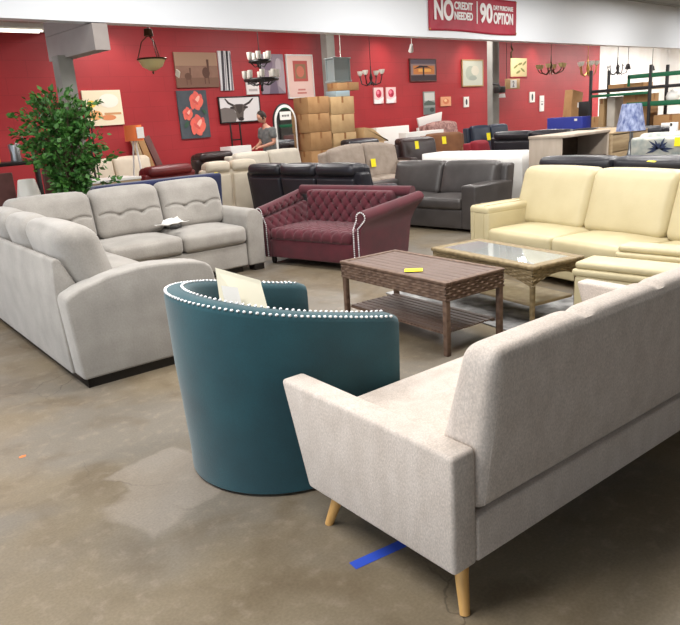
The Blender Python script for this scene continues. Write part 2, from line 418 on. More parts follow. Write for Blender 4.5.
# ------------------------------------------------------------------ teal barrel chair
def teal_chair():
    t = thing('barrel_chair', 'teal upholstered barrel chair with silver nailhead trim along its curved rim', 'chair', (1.962, 2.59, 0), -102)
    a = .462; F = .415
    # plan path (front = +y): near arm end -> round the back -> other arm end
    path = []
    for k in range(9): path.append((a, F-(F)*k/8*1.0, 0))
    for k in range(1, 32): w = PI*k/32; path.append((a*math.cos(w), -a*math.sin(w)*1.0, w))
    for k in range(9): path.append((-a, F*k/8, PI))
    n = len(path)
    cum = [0]
    for i in range(1, n): cum.append(cum[-1]+math.dist(path[i][:2], path[i-1][:2]))
    T_ = cum[-1]
    def rim(u): s = math.sin(PI*u); return .74+.175*(s**1.3)
    V = []; ring = None; outer = []; inner = []
    def off(i, d):
        p0 = Vector(path[max(i-1, 0)][:2]); p1 = Vector(path[min(i+1, n-1)][:2]); tn = (p1-p0).normalized(); nm = Vector((tn.y, -tn.x))  # outward
        c = Vector(path[i][:2])
        if nm.dot(c if c.length else nm) < 0: nm = -nm
        return c+nm*d
    secs = []
    for i in range(n):
        u = cum[i]/T_; z = rim(u); fl = .03
        sec = [(-.0, .015), (.0, .12), (fl*.35, .35), (fl*.75, .55), (fl, z-.03), (fl-.004, z-.012), (fl-.02, z), (fl-.065, z+.006), (fl-.10, z-.004), (fl-.115, z-.03), (-.085, z-.12), (-.085, .40), (-.085, .2)]
        e = min(i, n-1-i); sh = {0: .025, 1: .006}.get(e, 0)
        q = []
        for d, zz in sec:
            if e == 0: d = d*.72-.012; zz = zz-(.018 if zz > .5 else 0)
            p = off(i, d); q.append((p.x, p.y, zz))
        secs.append(q)
        p = off(i, fl-.008); outer.append((p.x, p.y, z-.004)); p = off(i, fl-.085); inner.append((p.x, p.y, z+.004))
    m = len(secs[0]); b = MB(); V = [p for s in secs for p in s]; Fc = []
    for i in range(n-1):
        for k in range(m-1): Fc.append((i*m+k, (i+1)*m+k, (i+1)*m+k+1, i*m+k+1))
        Fc.append((i*m+m-1, (i+1)*m+m-1, (i+1)*m, i*m))
    Fc.append([k for k in range(m)]); Fc.append([(n-1)*m+k for k in range(m)][::-1])
    b.add(V, Fc); shell = b.build('shell', 'teal', t, 50)
    # seat platform and front panel
    pl = [(.375*math.cos(PI+PI*k/18), .375*math.sin(PI+PI*k/18)) for k in range(19)]
    b = MB(); b.prism([(x, y) for x, y in pl]+[(.375, .38), (-.375, .38)], .02, .30, 'z', .015); b.build('seat_base', 'teal', t)
    pl = [(.365*math.cos(PI+PI*k/18), .365*math.sin(PI+PI*k/18)) for k in range(19)]
    b = MB(); b.prism([(x, y) for x, y in pl]+[(.365, .41), (-.365, .41)], .305, .46, 'z', .04, seg=4); b.build('seat_cushion', 'teal', t)
    MB().lathe([(.30, 0), (.30, .02)], seg=32).build('swivel_base', 'black', t)
    def row(pts, name, step):
        b = MB(); acc = 0
        L = [Vector(p) for p in pts]
        for i in range(len(L)-1):
            d = (L[i+1]-L[i]).length
            while acc < d:
                c = L[i].lerp(L[i+1], acc/d); b.ball(c, (.008, .008, .006), 8); acc += step
            acc -= d
        b.build(name, 'nail', shell)
    row(outer[1:-1], 'nailhead_trim', .027); row(inner[1:-1], 'nailhead_trim', .027)
teal_chair()

# ------------------------------------------------------------------ grey sectional
def sectional():
    t = thing('sectional_sofa', 'light grey L-shaped sectional sofa with a black plinth, beside the teal chair', 'sofa', (1.68, 4.29, 0), -6)
    # left arm panel
    prof = [(-.01, .075), (-.045, .63), (-.03, .665), (.06, .705), (.26, .757), (.47, .778), (.62, .775), (.84, .752), (.95, .728), (1.0, .69), (1.02, .62), (1.02, .075)]
    MB().prism(prof, .0, .2, 'y', .022).build('arm', 'sect', t)
    # right arm
    pr = [(2.66, .075), (2.665, .66), (2.69, .72), (2.75, .74), (2.82, .72), (2.87, .67), (2.885, .6), (2.87, .075)]
    MB().prism(pr, 2.34, 3.36, 'y', .022).build('arm', 'sect', t)
    # back frames
    bf = [(-.025, .075), (-.045, .63), (-.03, .875), (-.012, .89), (.02, .88), (.12, .66), (.2, .5), (.2, .075)]
    MB().prism(bf, .205, 3.38, 'y', .012).build('back_frame', 'sect', t)
    bf2 = [(3.38, .075), (3.38, .9), (3.36, .915), (3.33, .905), (3.25, .68), (3.18, .5), (3.18, .075)]
    MB().prism(bf2, .21, 2.65, 'x', .012).build('back_frame', 'sect', t)
    # seat decks
    b = MB(); b.rbox((.2, .205, .075), (1.0, 3.15, .36), .03, (4, 8, 2)); b.rbox((1.005, 2.36, .075), (2.655, 3.17, .36), .03, (8, 4, 2)); b.build('seat_deck', 'sect', t)
    for y0, y1 in ((.21, 1.22), (1.23, 2.3)):
        MB().rbox((.2, y0, .365), (1.02, y1, .56), .055, (10, 12, 3), (.015, 0, .03)).build('seat_cushion', 'sect', t)
    for x0, x1 in ((.2, 1.06), (1.07, 1.875), (1.885, 2.65)):
        MB().rbox((x0, 2.32, .365), (x1, 3.16, .555), .055, (12, 10, 3), (0, .015, .03)).build('seat_cushion', 'sect', t)
    def backc(axis):
        def fn(p):
            # lean with height; scalloped seam with three tufts across the front
            return p
        return fn
    for y0, y1 in ((.16, 1.06), (1.07, 1.66), (1.67, 2.4)):
        def fn(p):
            k = (p.z-.62)/.45; x = p.x-.12*k
            return (x, p.y, p.z)
        MB().rbox((.13, y0, .63), (.40, y1, 1.08), .10, (6, 16, 8), (.03, .005, .02), fn).build('back_cushion', 'sect', t)
    for x0, x1 in ((.36, 1.185), (1.2, 1.95), (1.965, 2.71)):
        def fn(p, x0=x0, x1=x1):
            k = (p.z-.56)/.5; y = p.y+.12*k
            u = (p.x-x0)/(x1-x0)
            if p.y < 3.02 and .04 < u < .96:
                zc = .80+.035*abs(math.sin(PI*u*3))
                y += .022*math.exp(-((p.z-zc)/.014)**2)
                for uu in (1/3, 2/3): y += .025*math.exp(-(((u-uu)/.03)**2+((p.z-.80)/.02)**2))
            return (p.x, y, p.z)
        MB().rbox((x0, 2.86, .56), (x1, 3.14, 1.075), .085, (40, 4, 40), (.005, .03, .015), fn).build('back_cushion', 'sect', t)
    b = MB(); b.lohi((.02, .03, .0), (.97, .19, .075)); b.lohi((.02, .03, 0), (.12, 3.3, .075)); b.lohi((1.03, 2.42, 0), (2.6, 2.5, .06)); b.build('plinth', 'blackwood', t)
    for x, y in ((2.78, 2.41), (2.78, 3.28), (.3, 3.28)):
        MB().box((x, y, .0375), (.13, .13, .075), .006).build('foot', 'blackwood', t)
    return t
settle(sectional(), .03)

# ------------------------------------------------------------------ burgundy chesterfield
def chesterfield():
    t = thing('chesterfield_sofa', 'burgundy button-tufted loveseat with rolled arms and silver nailheads', 'sofa', (5.12, 5.08, 0), 97)
    W, D = 1.52, .92                                   # x to the photo's left, y towards its front (front edge at y=0)
    def dia(u, v, p=.115):                             # depth of the diamond tufting at u, v
        a = (u+v)/p; b = (u-v)/p
        fa = abs(a-round(a)); fb = abs(b-round(b))
        return -.016*(math.exp(-(fa/.10)**2)+math.exp(-(fb/.10)**2))-.016*math.exp(-((fa/.16)**2+(fb/.16)**2))
    b = MB(); b.rbox((.14, -D+.1, .085), (W-.14, -.01, .30), .02, (8, 6, 2)); b.build('base', 'burg', t)
    def seat(p):
        z = p.z
        if p.z > .34: z += dia(p.x, p.y*1.0, .14)*.9
        y = p.y
        return (p.x, y, z)
    MB().rbox((.15, -D+.22, .29), (W-.15, 0., .43), .05, (70, 34, 2), (0, .01, .02), seat).build('seat_cushion', 'burg', t)
    def back(p):
        y = p.y
        if p.y > -D+.16 and p.z > .4: y += dia(p.x, p.z*.85, .14)
        return (p.x, y-.12*(p.z-.4), p.z)
    MB().rbox((.12, -D+.07, .09), (W-.12, -D+.25, .79), .05, (70, 2, 34), (0, 0, 0), back).build('backrest', 'burg', t)
    r = MB(); r.tube([(-.08, -D+.04, .775), (W+.08, -D+.04, .775)], .062, 20); r.build('back_roll', 'burg', t)
    for side in (0, 1):
        sx = 1 if side == 0 else -1
        X = lambda x: x if side == 0 else W-x
        # scroll arm: panel that flares into a roll, swept from front to back and rising to the back's height
        cs = [(.02, .085), (.02, .40), (.0, .48), (-.035, .53)]
        cs += [(-.0+.07*math.cos(w), .60+.07*math.sin(w)) for w in [R(200-i*14.7) for i in range(0, 19)]]
        cs += [(.085+.05*j_/9, .53-.19*j_/9) for j_ in range(10)]+[(.15, .085)]
        b = MB(); n = len(cs); V = []; Fs = []; ny = 64
        for j in range(ny+1):
            k = j/ny; y = -.005-(D-.03)*k; lift = .11*k**1.1
            for i, (x, z) in enumerate(cs):
                zz = z+lift*max(0, min(1, (z-.3)/.25)); dx = 0
                if n-18 <= i < n-1 and z > .36: dx = -0
                V.append((X(x-.15*k*max(0, min(1, (z-.3)/.3))+(dia(y, zz*.9, .14) if (n-18 <= i < n-1 and z > .36) else 0)), y, zz))
        for j in range(ny):
            for i in range(n): Fs.append((j*n+i, j*n+(i+1) % n, (j+1)*n+(i+1) % n, (j+1)*n+i))
        Fs.append(list(range(n))); Fs.append([ny*n+i for i in range(n)][::-1])
        b.add(V, Fs); arm = b.build('arm', 'burg', t, 45)
        nb = MB()
        trim = [(.045, .09+.0195*i) for i in range(21)]+[(-.0+.057*math.cos(w), .60+.057*math.sin(w)) for w in [R(215-i*18) for i in range(14)]]+[(.108, .47-.0195*i) for i in range(20)]
        acc = 0.; L_ = [Vector((x, 0, z)) for x, z in trim]
        for i in range(len(L_)-1):
            d = (L_[i+1]-L_[i]).length
            while acc < d: c = L_[i].lerp(L_[i+1], acc/d); nb.ball((X(c.x), 0, c.z), (.0095, .008, .0095), 6); acc += .023
            acc -= d
        nb.build('nailhead_trim', 'nail', arm)
    for x in (.12, W-.12):
        for y in (-.08, -D+.12): MB().lathe([(.022, 0), (.034, .04), (.03, .09)], (x, y, 0), 12).build('foot', 'blackwood', t)
chesterfield()

# ------------------------------------------------------------------ wicker coffee tables
def weave_panel(b, p0, p1, z0, z1, out, arch=0., amp=.007, pitch=.044, row=.021):
    "woven wicker skirt between two plan points, optionally arched along its lower edge"
    p0 = Vector((*p0, 0)); p1 = Vector((*p1, 0)); L = (p1-p0).length; d = (p1-p0)/L; o = Vector((*out, 0))
    nx = max(8, int(L/pitch*2)); nz = max(4, int((z1-z0)/row*2)); V = []; Fs = []
    for i in range(nx+1):
        s = L*i/nx; zb = z0+arch*(1-abs(2*i/nx-1)**2.2)
        for j in range(nz+1):
            z = zb+(z1-zb)*j/nz
            w = amp*math.sin(PI*i/2+PI*(j//2))*(1 if j % 2 else .1)+amp*.5*(1 if j % 2 else -1)
            V.append(p0+d*s+o*w+Vector((0, 0, z)))
    for i in range(nx):
        for j in range(nz): a = i*(nz+1)+j; Fs.append((a, a+nz+1, a+nz+2, a+1))
    off = len(V)
    for v in list(V): V.append(v-o*.02)
    for i in range(nx):
        for j in range(nz): a = off+i*(nz+1)+j; Fs.append((a, a+1, a+nz+2, a+nz+1))
    b.add(V, Fs)

def brown_table():
    t = thing('wicker_coffee_table', 'dark brown wicker coffee table with slatted top and lower shelf', 'coffee table', (3.915, 3.31, 0), 82)
    L, W, H = 1.2, .585, .525
    fr = MB(); e = .045
    fr.lohi((-L/2, -W/2, H-.02), (L/2, -W/2+e, H), .006); fr.lohi((-L/2, W/2-e, H-.02), (L/2, W/2, H), .006)
    fr.lohi((-L/2, -W/2+e, H-.02), (-L/2+e, W/2-e, H), .006); fr.lohi((L/2-e, -W/2+e, H-.02), (L/2, W/2-e, H), .006)
    fr.build('top_frame', 'wicker', t)
    s = MB(); n = 7; w = (W-2*e)/n
    for k in range(n): s.lohi((-L/2+e, -W/2+e+w*k+.0012, H-.018), (L/2-e, -W/2+e+w*(k+1)-.0012, H-.006), .0015)
    s.k = 1; s.lohi((-L/2+e, -W/2+e, H-.026), (L/2-e, W/2-e, H-.019)); s.build('tabletop', ['slat', 'slatgap'], t)
    b = MB(); z0, z1 = .39, H-.018; i = .008
    weave_panel(b, (-L/2+i, -W/2+i), (L/2-i, -W/2+i), z0, z1, (0, -1)); weave_panel(b, (L/2-i, W/2-i), (-L/2+i, W/2-i), z0, z1, (0, 1))
    weave_panel(b, (L/2-i, -W/2+i), (L/2-i, W/2-i), z0, z1, (1, 0)); weave_panel(b, (-L/2+i, W/2-i), (-L/2+i, -W/2+i), z0, z1, (-1, 0))
    b.build('apron', 'wicker', t, 60)
    for x in (-1, 1):
        for y in (-1, 1):
            MB().box((x*(L/2-.03), y*(W/2-.03), .205), (.04, .04, .41), .006).build('leg', 'wicker', t)
    s = MB(); n = 12; lx = (L-.16)/n
    for k in range(9):
        ww = (W-.1)/9; s.lohi((-L/2+.05, -W/2+.05+ww*k+.005, .15), (L/2-.05, -W/2+.05+ww*(k+1)-.005, .162), .002)
    s.k = 1; s.lohi((-L/2+.05, -W/2+.05, .138), (L/2-.05, -W/2+.08, .149)); s.lohi((-L/2+.05, W/2-.08, .138), (L/2-.05, W/2-.05, .149))
    for x in (-.3, .3): s.lohi((x-.02, -W/2+.06, .138), (x+.02, W/2-.06, .149))
    s.build('shelf', ['slat', 'wicker'], t)
brown_table()

def natural_table():
    t = thing('wicker_coffee_table', 'pale natural wicker coffee table with a glass top, in front of the cream sofa', 'coffee table', (4.8, 3.14, .0135), 77)
    L, W, H = 1.2, .56, .47
    fr = MB(); e = .085
    for a, c in (((-L/2, -W/2), (L/2, -W/2+e)), ((-L/2, W/2-e), (L/2, W/2)), ((-L/2, -W/2+e), (-L/2+e, W/2-e)), ((L/2-e, -W/2+e), (L/2, W/2-e))):
        fr.rbox((a[0], a[1], H-.035), (c[0], c[1], H), .014, (8, 3, 1))
    fr.build('top_frame', 'natwick', t)
    MB().lohi((-L/2+e-.005, -W/2+e-.005, H-.012), (L/2-e+.005, W/2-e+.005, H-.004)).build('glass_top', 'glass', t)
    b = MB(); i = .015; z0, z1 = .30, H-.03
    weave_panel(b, (-L/2+i, -W/2+i), (L/2-i, -W/2+i), z0, z1, (0, -1), .09); weave_panel(b, (L/2-i, W/2-i), (-L/2+i, W/2-i), z0, z1, (0, 1), .09)
    weave_panel(b, (L/2-i, -W/2+i), (L/2-i, W/2-i), z0, z1, (1, 0), .08); weave_panel(b, (-L/2+i, W/2-i), (-L/2+i, -W/2+i), z0, z1, (-1, 0), .08)
    b.build('apron', 'natwick', t, 60)
    for x in (-1, 1):
        for y in (-1, 1): MB().tube([(x*(L/2-.04), y*(W/2-.04), .44), (x*(L/2-.04), y*(W/2-.04), .0)], [.024, .02], 12).build('leg', 'natwick', t)
    MB().rbox((-L/2+.06, -W/2+.06, .14), (L/2-.06, W/2-.06, .165), .01, (10, 6, 1)).build('shelf', 'shelfwood', t)
natural_table()
o = MB().rbox((-.85, -.55, .001), (.85, .55, .013), .005, (20, 12, 1)).build('area_rug', 'rug'); place(o, (4.97, 3.36), 77)
tag(o, 'mottled grey area rug lying under the pale wicker table', 'rug')

# ------------------------------------------------------------------ generic upholstered seating
def seating(name, label, cat, loc, yaw, w, d, h, arm_h, arm_w, seat_h, n, m, foot='blackwood', back_t=.2, tops=False, camel=0., seams=True, group=None, arms=True, foot_h=.07, puff=.03, arm_round=.05, backs=None, back_lift=0.):
    "origin at the footprint's centre, front at +y"
    t = thing(name, label, cat, loc, yaw, group)
    y0, y1 = -d/2, d/2; x0, x1 = -w/2, w/2; aw = arm_w if arms else 0
    MB().rbox((x0+aw, y0+.06, foot_h), (x1-aw, y1-.015, seat_h-.15), .02, (6, 4, 2)).build('base', m, t)
    def bk(p): k = max(0, (p.z-.3)/(h-.3)); return (p.x, p.y-.09*k, p.z+(camel*(1-(2*p.x/w)**2) if p.z > h*.7 else 0))
    top = h-(.10 if tops else .04)+back_lift
    MB().rbox((x0+(0.01 if arms else 0), y0+.09, foot_h), (x1-(.01 if arms else 0), y0+.09+back_t, top), .04, (16, 3, 8), (0, .01, 0), bk).build('back_frame', m, t)
    if arms:
        for sx in (-1, 1):
            a, b = (x0, x0+aw) if sx < 0 else (x1-aw, x1)
            MB().rbox((a, y0+.1, foot_h), (b, y1, arm_h), arm_round, (3, 8, 5), (.0, .0, .012)).build('arm', m, t)
    iw = w-2*aw
    for k in range(n):
        a = x0+aw+iw*k/n; b = x0+aw+iw*(k+1)/n
        MB().rbox((a+.004, y0+.09+back_t, seat_h-.15), (b-.004, y1+.01, seat_h), .045, (8, 8, 2), (0, .01, puff)).build('seat_cushion', m, t)
    nb = backs or n
    bw0, bw1 = x0+aw*.45, x1-aw*.45
    for k in range(nb):
        a = bw0+(bw1-bw0)*k/nb; b = bw0+(bw1-bw0)*(k+1)/nb
        def fn(p): kk = (p.z-seat_h)/(h-seat_h); return (p.x, p.y-.13*kk, p.z+(camel*(1-(2*p.x/w)**2) if p.z > h*.7 else 0))
        yb = y0+.09+back_t
        MB().rbox((a+.004, yb-.03, seat_h-.02), (b-.004, yb+.17, h), .065, (10, 4, 10), (0, .03, .015), fn).build('back_cushion', m, t)
        if tops:
            MB().rbox((a+.02, y0+.03, foot_h+.12), (b-.02, y0+.12, h-.18), .03, (6, 2, 6), (0, .012, 0), bk).build('back_panel', m, t)
            def fn2(p): return (p.x, p.y-.10, p.z)
            MB().rbox((a+.006, y0+.05, h-.15), (b-.006, y0+.34, h+.02), .07, (8, 4, 3), (0, .02, .015), fn2).build('headrest', m, t)
    for x in (x0+.1, x1-.1):
        for y in (y0+.14, y1-.1): MB().box((x, y, foot_h/2), (.07, .07, foot_h), .006).build('foot', foot, t)
    return t

def corner(p, yaw, w, d):   # centre of a footprint whose right-front corner (x=-w/2 side, front) sits at p
    a = R(yaw); ux = Vector((math.cos(a), math.sin(a))); uy = Vector((-math.sin(a), math.cos(a)))
    return Vector(p)+ux*w/2-uy*d/2

# charcoal sofa behind the burgundy one
c = corner((7.68, 5.45), 90, 2.1, 1.0)
seating('leather_sofa', 'charcoal grey leather sofa facing left, between the burgundy loveseat and the cream sofa', 'sofa', c, 90, 2.1, 1.0, .90, .635, .24, .45, 2, 'charcoal', foot_h=.04, arm_round=.03)

# cream sofa
def cream_sofa():
    a = R(76)
    t = thing('leather_sofa', 'cream leather three-cushion sofa at the right of the photo, behind the pale wicker table', 'sofa', (5.95, 4.3, 0), 76)
    # x runs to the photo's LEFT along the front; negative x is to the right; front at y=0
    xs = [-.29, -1.13, -1.97, -2.72]; W = -3.0; D = -.95
    MB().rbox((W+.28, D+.1, .08), (-.28, -.02, .32), .02, (8, 4, 2)).build('base', 'cream', t)
    for a_, b_ in ((-.29, 0), (W, W+.29)):
        o = MB(); o.rbox((a_, D+.14, .06), (b_, 0, .64), .03, (3, 8, 5)); o.rbox((a_, D+.14, .60), (b_, .004, .69), .035, (3, 8, 2), (0, 0, .008)); o.prism([(D+.05, .66), (D+.28, .66), (D+.14, .90), (D+.03, .91)], a_+.03 if a_ > -1 else a_, b_-.03, 'x', .03); arm = o.build('arm', 'cream', t)
        for xx in (a_+.075, b_-.075): MB().tube([(xx, .004, .09), (xx, .004, .61), (xx, -.02, .695), (xx, D+.3, .699)], .005, 6).build('piping', 'cream', arm)
    pf = [(D+.0, .06), (D-.06, .86), (D-.03, .90), (D+.08, .89), (D+.20, .66), (D+.24, .06)]
    MB().prism(pf, W+.01, -.01, 'x', .02).build('back_frame', 'cream', t)
    for k in range(3):
        MB().rbox((xs[k+1]+.004, D+.24, .315), (xs[k]-.004, .015, .475), .04, (10, 10, 3), (0, .012, .025)).build('seat_cushion', 'cream', t)
    bx = [-.10, -1.02, -1.90, -2.88]
    for k in range(3):
        def fn(p): kk = (p.z-.46)/.55; return (p.x, p.y-.16*kk, p.z)
        MB().rbox((bx[k+1]+.005, D+.22, .46), (bx[k]-.005, D+.46, 1.03), .075, (14, 5, 12), (.006, .03, .012), fn).build('back_cushion', 'cream', t)
    for x in (-.12, W+.12):
        for y in (-.08, D+.1): MB().box((x, y, .03), (.08, .08, .06), .006).build('foot', 'blackwood', t)
    return t
settle(cream_sofa(), .03)

# cream armchair in front of it, mostly hidden by the tweed sofa's back
def cream_chair():
    t = thing('leather_armchair', 'cream leather chair with one padded arm showing above the tweed sofa', 'armchair', (4.54, 1.76, 0), 0)
    for a_, b_ in ((-.42, -.14), (.2, .42)):
        o = MB(); o.rbox((a_, -.42, .06), (b_, .40, .53), .03, (3, 8, 5)); o.rbox((a_-.003, -.42, .525), (b_+.003, .415, .575), .022, (3, 8, 1)); o.rbox((a_+.012, -.41, .575), (b_-.012, .40, .62), .02, (3, 8, 1), (0, 0, .008)); o.build('arm', 'cream', t)
    MB().rbox((-.135, -.40, .08), (.195, .37, .30), .02).build('base', 'cream', t)
    MB().rbox((-.135, -.22, .305), (.195, .39, .45), .04, (6, 6, 2), (0, 0, .02)).build('seat_cushion', 'cream', t)
    MB().rbox((-.135, -.42, .31), (.195, -.225, .60), .05, (6, 3, 6), (0, .02, 0)).build('backrest', 'cream', t)
    for x in (-.36, .36):
        for y in (-.36, .34): MB().box((x, y, .03), (.06, .06, .06), .005).build('foot', 'blackwood', t)
cream_chair()

# ------------------------------------------------------------------ rows of seating farther back
seating('velvet_sofa', 'navy blue velvet sofa back to back with the grey sectional', 'sofa', (4.34, 7.99), -6, 1.66, .8, 1.03, .72, .2, .47, 2, 'navy', tops=False, back_lift=.06)
seating('leather_loveseat', 'ivory leather loveseat seen from behind, between the grey sectional and the black recliner sofa', 'loveseat', (6.98, 10.15), -20, 1.05, .85, 1.03, .6, .18, .48, 2, 'ivory', tops=True)
seating('reclining_sofa', 'black leather reclining sofa seen from behind the burgundy loveseat', 'sofa', (7.2, 8.02), -88, 2.55, .8, .98, .66, .24, .48, 3, 'blackl', tops=True, foot_h=.04)
seating('leather_loveseat', 'oxblood red leather loveseat behind the grey sectional, beside the ficus', 'loveseat', (6.35, 11.35), 5, 1.1, .85, 1.0, .7, .2, .5, 2, 'redl', tops=True, backs=1)
seating('leather_armchair', 'dark brown leather armchair between the red loveseat and the person', 'armchair', (7.78, 12.0), 3, .98, .85, 1.12, .75, .2, .5, 1, 'brownl', tops=True)
seating('fabric_sofa', 'pale cream sofa along the red wall, behind the ficus', 'sofa', (6.3, 12.8), 180, 1.75, .85, 1.16, .75, .2, .5, 2, 'ivory')
seating('fabric_sofa', 'low off-white sofa in front of the person and the cardboard boxes', 'sofa', (8.5, 10.75), 178, 1.7, .8, 1.1, .72, .18, .5, 2, 'offwhite')
seating('camelback_loveseat', 'taupe camelback loveseat with a yellow tag, behind the black recliner sofa', 'loveseat', (9.65, 9.3), 170, 1.75, .85, 1.03, .74, .2, .5, 2, 'taupe', camel=.1)
seating('recliner_chair', 'black leather recliner left of the dark brown one', 'recliner', (11.9, 11.45), 172, 1.1, .85, 1.1, .7, .2, .5, 1, 'blackl', tops=True)
seating('recliner_chair', 'dark brown leather recliner with a yellow tag on its back', 'recliner', (12.1, 10.0), 160, 1.05, .85, 1.07, .7, .2, .5, 1, 'brownl', tops=True)
seating('recliner_chair', 'tan suede recliner with a yellow tag on its back', 'recliner', (13.4, 10.3), 150, 1.1, .85, 1.12, .75, .22, .5, 1, 'tan')
seating('floral_armchair', 'rose patterned armchair behind the tan recliner, against the red wall', 'armchair', (16.4, 12.6), 180, 1.5, .85, 1.28, .85, .22, .5, 1, 'rose', camel=.06)
seating('leather_sofa', 'navy leather sofa with a yellow tag, beside the grey post', 'sofa', (15.35, 10.35), 160, 1.3, .8, 1.2, .8, .2, .5, 2, 'navyl')
seating('fabric_armchair', 'crimson armchair half hidden between the tan recliner and the black sofa', 'armchair', (13.4, 9.37), 180, .66, .52, .92, .6, .14, .45, 1, 'crimson')
seating('reclining_sofa', 'long black leather reclining sofa behind the weathered cabinet', 'sofa', (13.75, 7.1), -90, 3.9, .9, 1.08, .7, .25, .5, 4, 'blackl', tops=True, foot_h=.04)
seating('leather_sofa', 'black leather sofa directly behind the cream sofa', 'sofa', (8.25, 3.62), -94, 2.2, .85, .97, .64, .24, .48, 2, 'blackl', tops=True, foot_h=.04)

# ------------------------------------------------------------------ tables, cabinets and loose things among the rows
def console_table():
    t = thing('console_table', 'long table draped in white, behind the charcoal sofa', 'table', (9.4, 6.58, 0), 90)
    MB().box((0, 0, .93), (1.85, .55, .06), .008).build('tabletop', 'white', t)
    MB().box((0, 0, .85), (1.75, .45, .10), .004).build('apron', 'white', t)
    d = MB(); n = 120; V = []; F = []
    per = [(-.94, -.285), (.94, -.285), (.94, .285), (-.94, .285)]
    L_ = [2*.94, 2*.285, 2*.94, 2*.285]; tot = sum(L_)
    for i in range(n):
        s_ = tot*i/n; k = 0
        while s_ > L_[k]: s_ -= L_[k]; k += 1
        a, b = Vector(per[k]), Vector(per[(k+1) % 4]); c_ = a.lerp(b, s_/L_[k]); o_ = c_.normalized()
        for j in range(6): w_ = .02*math.sin(i*.9)*j/5+.03*j/5; V.append((c_.x+o_.x*w_, c_.y+o_.y*w_, .955-.16*j))
    for i in range(n):
        for j in range(5): F.append((i*6+j, ((i+1) % n)*6+j, ((i+1) % n)*6+j+1, i*6+j+1))
    d.add(V, F); o = d.build('drape', 'white', t); o.modifiers.new('thick', 'SOLIDIFY').thickness = .004
    for x in (-.84, .84):
        for y in (-.19, .19): MB().box((x, y, .4), (.07, .07, .8), .006).build('leg', 'white', t)
console_table()
def side_bench():
    t = thing('console_table', 'low white table with a pale wooden edge behind the navy sofa', 'table', (4.95, 10.55, 0), 0)
    MB().box((0, 0, .92), (1.0, .6, .04), .006).build('tabletop', 'white', t)
    MB().box((0, 0, .865), (.98, .58, .07), .004).build('apron', 'oak', t)
    for x in (-.44, .44):
        for y in (-.24, .24): MB().box((x, y, .415), (.06, .06, .83), .006).build('leg', 'oak', t)
side_bench()
def cabinet():
    t = thing('open_cabinet', 'weathered grey wooden open cabinet between the charcoal sofa and the cream sofa', 'cabinet', (9.72, 5.2, 0), 0)
    w, d, h, k = 1.44, .5, 1.19, .045
    MB().lohi((-w/2, -d/2, 0), (-w/2+k, d/2, h-.04), .004).build('side_panel', 'greywood', t)
    MB().lohi((w/2-k, -d/2, 0), (w/2, d/2, h-.04), .004).build('side_panel', 'greywood', t)
    MB().lohi((-w/2-.01, -d/2-.015, h-.04), (w/2+.01, d/2+.01, h), .006).build('top', 'greywood', t)
    MB().lohi((-w/2+k, d/2-.015, .05), (w/2-k, d/2, h-.04)).build('back_panel', 'darkin', t)
    for z in (.08, .45, .80): MB().lohi((-w/2+k, -d/2+.01, z), (w/2-k, d/2-.015, z+.03), .003).build('shelf', 'darkin', t)
    MB().lohi((-w/2+k, -d/2+.01, 0), (w/2-k, d/2-.02, .08)).build('plinth', 'greywood', t)
cabinet()
def crate_chest():
    t = thing('wooden_chest', 'pale oak plank chest with a peaked lid, right of the grey open cabinet', 'chest', (11.15, 5.2, 0), 0)
    w, d = 1.3, .5
    b = MB()
    for i in range(4): b.lohi((-w/2+.03, -d/2, .06+.26*i), (w/2-.03, d/2, .06+.26*i+.25), .006)
    b.build('body', 'oak', t)
    for x in (-1, 1): MB().lohi((x*(w/2-.03)-.03, -d/2-.01, 0), (x*(w/2-.03)+.03, d/2+.01, 1.1), .004).build('corner_post', 'oak', t)
    MB().prism([(-w/2, 1.105), (w/2, 1.105), (w/2, 1.13), (0, 1.19), (-w/2, 1.13)], -d/2-.01, d/2+.01, 'y', .004).build('lid', 'oak', t)
    MB().tube([(.2, -d/2-.012, .97), (.28, -d/2-.03, .96), (.36, -d/2-.012, .97)], .008, 8).build('handle', 'iron', t)
crate_chest()
# accent chair with a palm motif
t = seating('accent_chair', 'pale accent chair with a dark palm motif on its back, behind the black leather sofa', 'armchair', (9.5, 3.72), -90, .74, .6, 1.16, .62, .1, .46, 1, 'damask')
b = MB(); X = .24
for k in range(11):
    a = R(-25+k*23); L_ = .15+.05*math.sin(k*2.1); cx, cz = .02, .98
    px, pz = cx+L_*math.cos(a), cz+L_*.8*math.sin(a); nx, nz = -math.sin(a)*.016, math.cos(a)*.016
    yb = lambda z: -.3+.09-.09*max(0, (z-.3)/(1.16-.3))-.012
    mz = (cz+pz)/2; mxx = (cx+px)/2
    b.poly([(cx, yb(cz), cz), (mxx+nx, yb(mz+nz), mz+nz), (px, yb(pz), pz), (mxx-nx, yb(mz-nz), mz-nz)])
b.build('palm_motif', 'palm', t)
